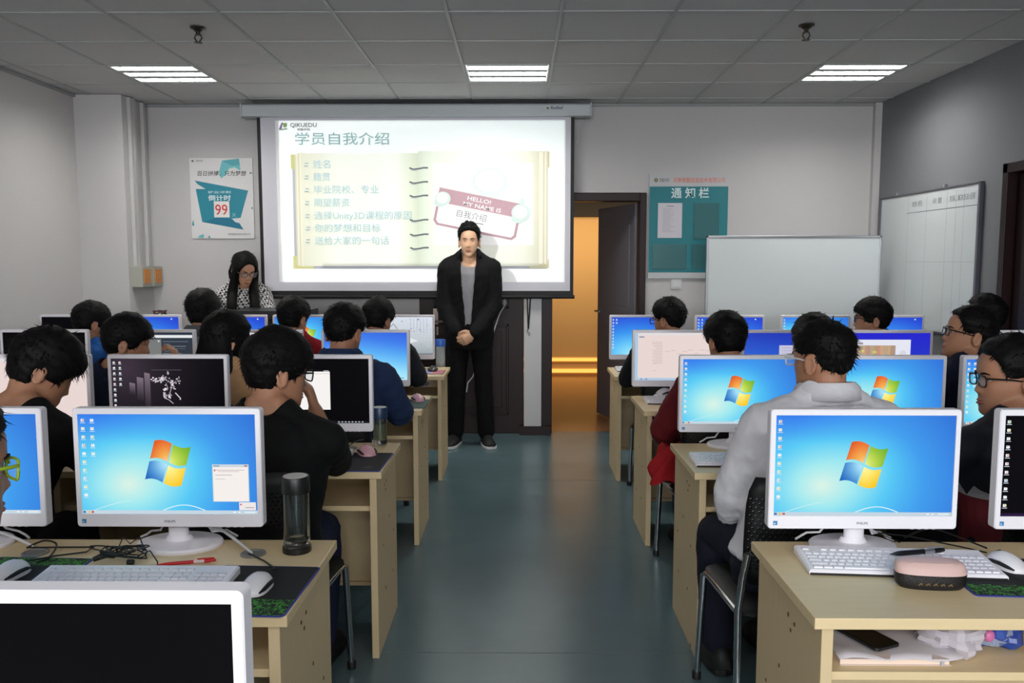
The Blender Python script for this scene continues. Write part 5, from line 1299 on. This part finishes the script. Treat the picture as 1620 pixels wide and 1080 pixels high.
# lectern-side students
person('person at the picture edge in yellow-green glasses, only the cheek in view', -.965, 1.33, 1.225, yaw=-.7, lean=.10, lat=.34, arms={'R': ((-.02, .05, .72), (-.16, .16, .60), (-.5, 1, -.3), (0, 0, -1)), 'L': ((-.50, .05, .72), (-.42, .18, .60), (.2, 1, -.3), (0, 0, -1))}, head=(D_(-38), .10, 0), gcol=(40, 60, 90), tcol=(50, 72, 100), hair='short', glasses=(150, 176, 40), seed=3, knees={'R': (.20, .02, .485)}, chairlab=ch('person in yellow-green glasses'))
person('person in black bowed low over the keyboard, thick dark hair, second row', -1.595, 2.66, 1.20, yaw=-.1, lean=.30, lat=.2, head=(D_(-50), .55, 0), gcol=(9, 9, 11), hair='shag', vol=.020, seed=4, garment='tee', chairlab=ch('bowed person in black'))
person('person in black resting chin on hand before the white page, second row', -.790, 2.63, 1.215, yaw=-.12, lean=.20, head=(D_(-48), .16, 0), garment='tee', short=True, gcol=(8, 8, 9), tcol=(26, 34, 58), hair='bowl', vol=.018, seed=5, glasses=(24, 24, 28), fat=1.12, knees={'R': (.05, .0, .485)}, arms={'R': ((.140, .24, .735), (.080, .20, .925), (-.2, -.15, 1), (-1, -.25, 0)), 'curl': .6}, chair_dy=.10, chair_dx=-.03, chairlab=ch('person resting chin on hand'))
person('person in a navy denim jacket with one elbow out, third row', -.825, 3.85, 1.235, yaw=-.05, lean=.28, head=(D_(-14), .20, 0), gcol=(34, 50, 84), collar=(36, 54, 90), hair='short', seed=6, fat=1.12, arms={'R': ((.255, .06, .715), (.12, .34, .735), (-.3, 1, 0), (0, 0, -1))}, chairlab=ch('person in the navy denim jacket'))
person('person with long black hair and glasses in a tan coat, third row', -1.375, 3.83, 1.205, yaw=-.25, lean=.12, head=(D_(-42), .12, 0), garment='coat', gcol=(214, 168, 124), hair='long', seed=7, glasses=(120, 90, 60), skin=M_skin, chairlab=ch('person in the tan coat'))
person('person in dark navy with a hand to the mouth, third row', -1.86, 3.85, 1.185, yaw=-.2, lean=.22, head=(D_(-62), .20, 0), gcol=(24, 30, 52), hair='bowl', vol=.016, seed=8, arms={'R': ((.20, .22, .735), (.20, .12, .93), (-.25, .15, 1), (-1, -.1, 0)), 'curl': .6}, chairlab=ch('person with a hand to the mouth'))
person('person in a bright blue top, fourth from the aisle in the row nearest the stage', -2.675, 5.10, 1.185, lean=.22, head=(D_(-34), .20, 0), garment='tee', gcol=(34, 92, 166), hair='bowl', seed=9, chairlab=ch('person in the bright blue top'))
person('person in a grey sweater with a round mop of hair, row nearest the stage', -1.965, 5.10, 1.245, lean=.12, head=(D_(-6), .08, 0), gcol=(116, 118, 122), collar=(96, 98, 102), hair='bowl', vol=.030, seed=10, chairlab=ch('person in the grey sweater'))
person('person in a bright red top before the flag desktop, row nearest the stage', -1.405, 5.10, 1.215, lean=.16, head=(D_(-18), .14, 0), gcol=(150, 26, 34), hair='bowl', vol=.014, seed=11, chairlab=ch('person in the bright red top'))
person('person before the pale fantasy picture, only the dark hair showing', -.885, 5.12, 1.205, lean=.20, head=(D_(-20), .22, 0), gcol=(40, 40, 46), hair='bowl', vol=.014, seed=12, chairlab=ch('person before the pale fantasy picture'))
# whiteboard-side students
person('person in a pale grey jacket and white-armed glasses, second row', .975, 2.64, 1.258, yaw=.12, lean=.05, lat=.23, chair_dx=-.03, chair_dy=-.03, knees={'L': (-.13, -.07, .485)}, head=(D_(30), .08, 0), gcol=(224, 221, 226), collar=(214, 211, 216), tcol=(24, 26, 40), hair='crew', vol=.008, seed=13, glasses=(206, 206, 210), fat=1.12, hem=-.02, arms={'L': ((-.275, .0, .70), (-.235, .16, .54), (.2, 1, -.2), (0, 0, -1))}, chairlab=ch('person in the pale grey jacket'))
lt, _, _ = person('person in a maroon jacket with a drooping sleeve, third row', .968, 3.86, 1.20, yaw=.1, lean=.16, chair_dx=-.08, head=(D_(14), .16, 0), gcol=(98, 22, 28), tcol=(54, 64, 86), hair='bowl', vol=.012, seed=14, hem=.16, fat=1.05, arms={'L': ((-.285, .0, .645), (-.22, .17, .57), (.2, 1, -.2), (0, 0, -1))}, chairlab=ch('person in the maroon jacket'))
person('person in dark glasses before the pinkish page, row nearest the stage', .925, 5.10, 1.21, lean=.12, head=(D_(42), .10, 0), gcol=(26, 26, 30), hair='short', vol=.014, seed=15, glasses=(20, 20, 26), chairlab=ch('person in dark glasses before the pinkish page'))
person('person shown in profile with thin dark glasses, row nearest the stage', 2.17, 5.10, 1.215, yaw=.3, lean=.10, head=(D_(72), .0, 0), gcol=(30, 30, 36), hair='bowl', vol=.012, seed=16, glasses=(24, 24, 26), chairlab=ch('person shown in profile near the wall whiteboard'))
person('person hidden behind the pale-jacket student, only hair above', 1.375, 3.85, 1.19, lean=.16, head=(D_(5), .1, 0), gcol=(36, 36, 40), hair='short', seed=17, chairlab=ch('person hidden behind the pale-jacket student'))
person('person in navy with head raised towards the stage and black glasses, third row', 2.072, 3.84, 1.232, yaw=.3, lean=.06, head=(D_(76), -.16, 0), garment='tee', gcol=(26, 32, 54), hair='short', vol=.010, seed=18, glasses=(16, 16, 18), chairlab=ch('person in navy with raised head'))
person('person beyond the raised-head student, dark hair and forehead showing', 2.69, 4.80, 1.245, yaw=.3, lean=.04, lat=.2, fat=.9, arms={'R': ((.10, .2, .72), (.0, .36, .70), (-.3, 1, 0), (0, 0, -1)), 'L': ((-.30, .12, .72), (-.2, .36, .70), (.2, 1, 0), (0, 0, -1))}, head=(D_(64), .0, 0), gcol=(36, 34, 38), hair='short', seed=19, chairlab=ch('person beyond the raised-head student'))
person('person in a navy sweater with white peaks and maroon hem, black glasses', 1.57, 2.63, 1.200, yaw=.25, lean=.10, head=(D_(84), .06, 0), garment='tee', gmat=mountain(), hair='short', vol=.012, seed=20, glasses=(18, 18, 22), fat=1.2, chairlab=ch('person in the peaked sweater'))
# standing figures
person('woman with long black hair in a houndstooth coat looking down at the lectern', -2.15, 6.42, 1.500, yaw=PI+.3, lean=.10, head=(PI+.72, .46, 0), garment='coat', gmat=houndstooth(), hair='long', vol=.010, face=True, seed=22, skin=M_skin, glasses=(110, 90, 80), fat=.80, stand={'L': (.09, .0), 'R': (-.09, .0)}, tcol=(24, 24, 28), arms={'L': ((.20, -.05, 1.02), (.14, -.20, .98), (0, -1, -.1), (0, 0, -1)), 'R': ((-.20, -.05, 1.02), (-.10, -.20, .98), (0, -1, -.1), (0, 0, -1))})
mt, mnb, mM = person('man standing in an open black jacket over a grey shirt, hands clasped', -.388, 6.42, 1.722, yaw=PI, lean=.0, head=(PI, .02, 0), garment='open', gcol=(9, 9, 10), tuck=(150, 148, 152), collar=(10, 10, 11), hair='up', vol=.022, face=True, seed=23, skin=mat('skin_fair', (206, 160, 128), .5), fat=.98, hem=.13, shoes=(20, 20, 22), tcol=(8, 8, 9), stand={'L': (.128, .0), 'R': (-.118, .0)}, arms={'L': ((.182, -.02, 1.09), (.040, -.225, .885), (-.8, -.35, -.45), (-.3, 1, 0)), 'R': ((-.186, -.02, 1.09), (-.085, -.21, .895), (.75, -.40, -.5), (.2, 1, 0)), 'curl': .55})
q = MB()
for sg in (-1, 1):
    q.box(sg*.145-.035, sg*.145+.035, -.022, .022, -.006, .003, M=Matrix.Translation(mnb+Vector((0, 0, -.012))) @ Matrix.Rotation(sg*.30, 4, 'Y'))
q.build('epaulette', cloth((12, 12, 13)), mt, smooth=False, bevel=.002)

# the bright red hem of the maroon student's jacket, hanging over the chair edge
lw = lt.location; Rl = Matrix.Rotation(-lt.rotation_euler.z, 4, 'Z')
hm = MB(); rings = []
for k in range(10):
    u = k/9; c0 = Rl @ (Vector((.705-.035*u, 3.74-.02*u, .60-.165*u))-lw); w_ = .05+.035*math.sin(PI*u*.8); d_ = .035
    rings.append([c0+Vector((w_*(1+.16*math.sin(5*a+k))*math.cos(a), d_*(1+.2*math.sin(4*a+k*.6))*math.sin(a), .012*math.sin(3*a))) for a in [2*PI*i/30 for i in range(30)]])
hm.loft(rings); hm.build('jacket_hem', cloth((150, 24, 30)), lt, angle=70)
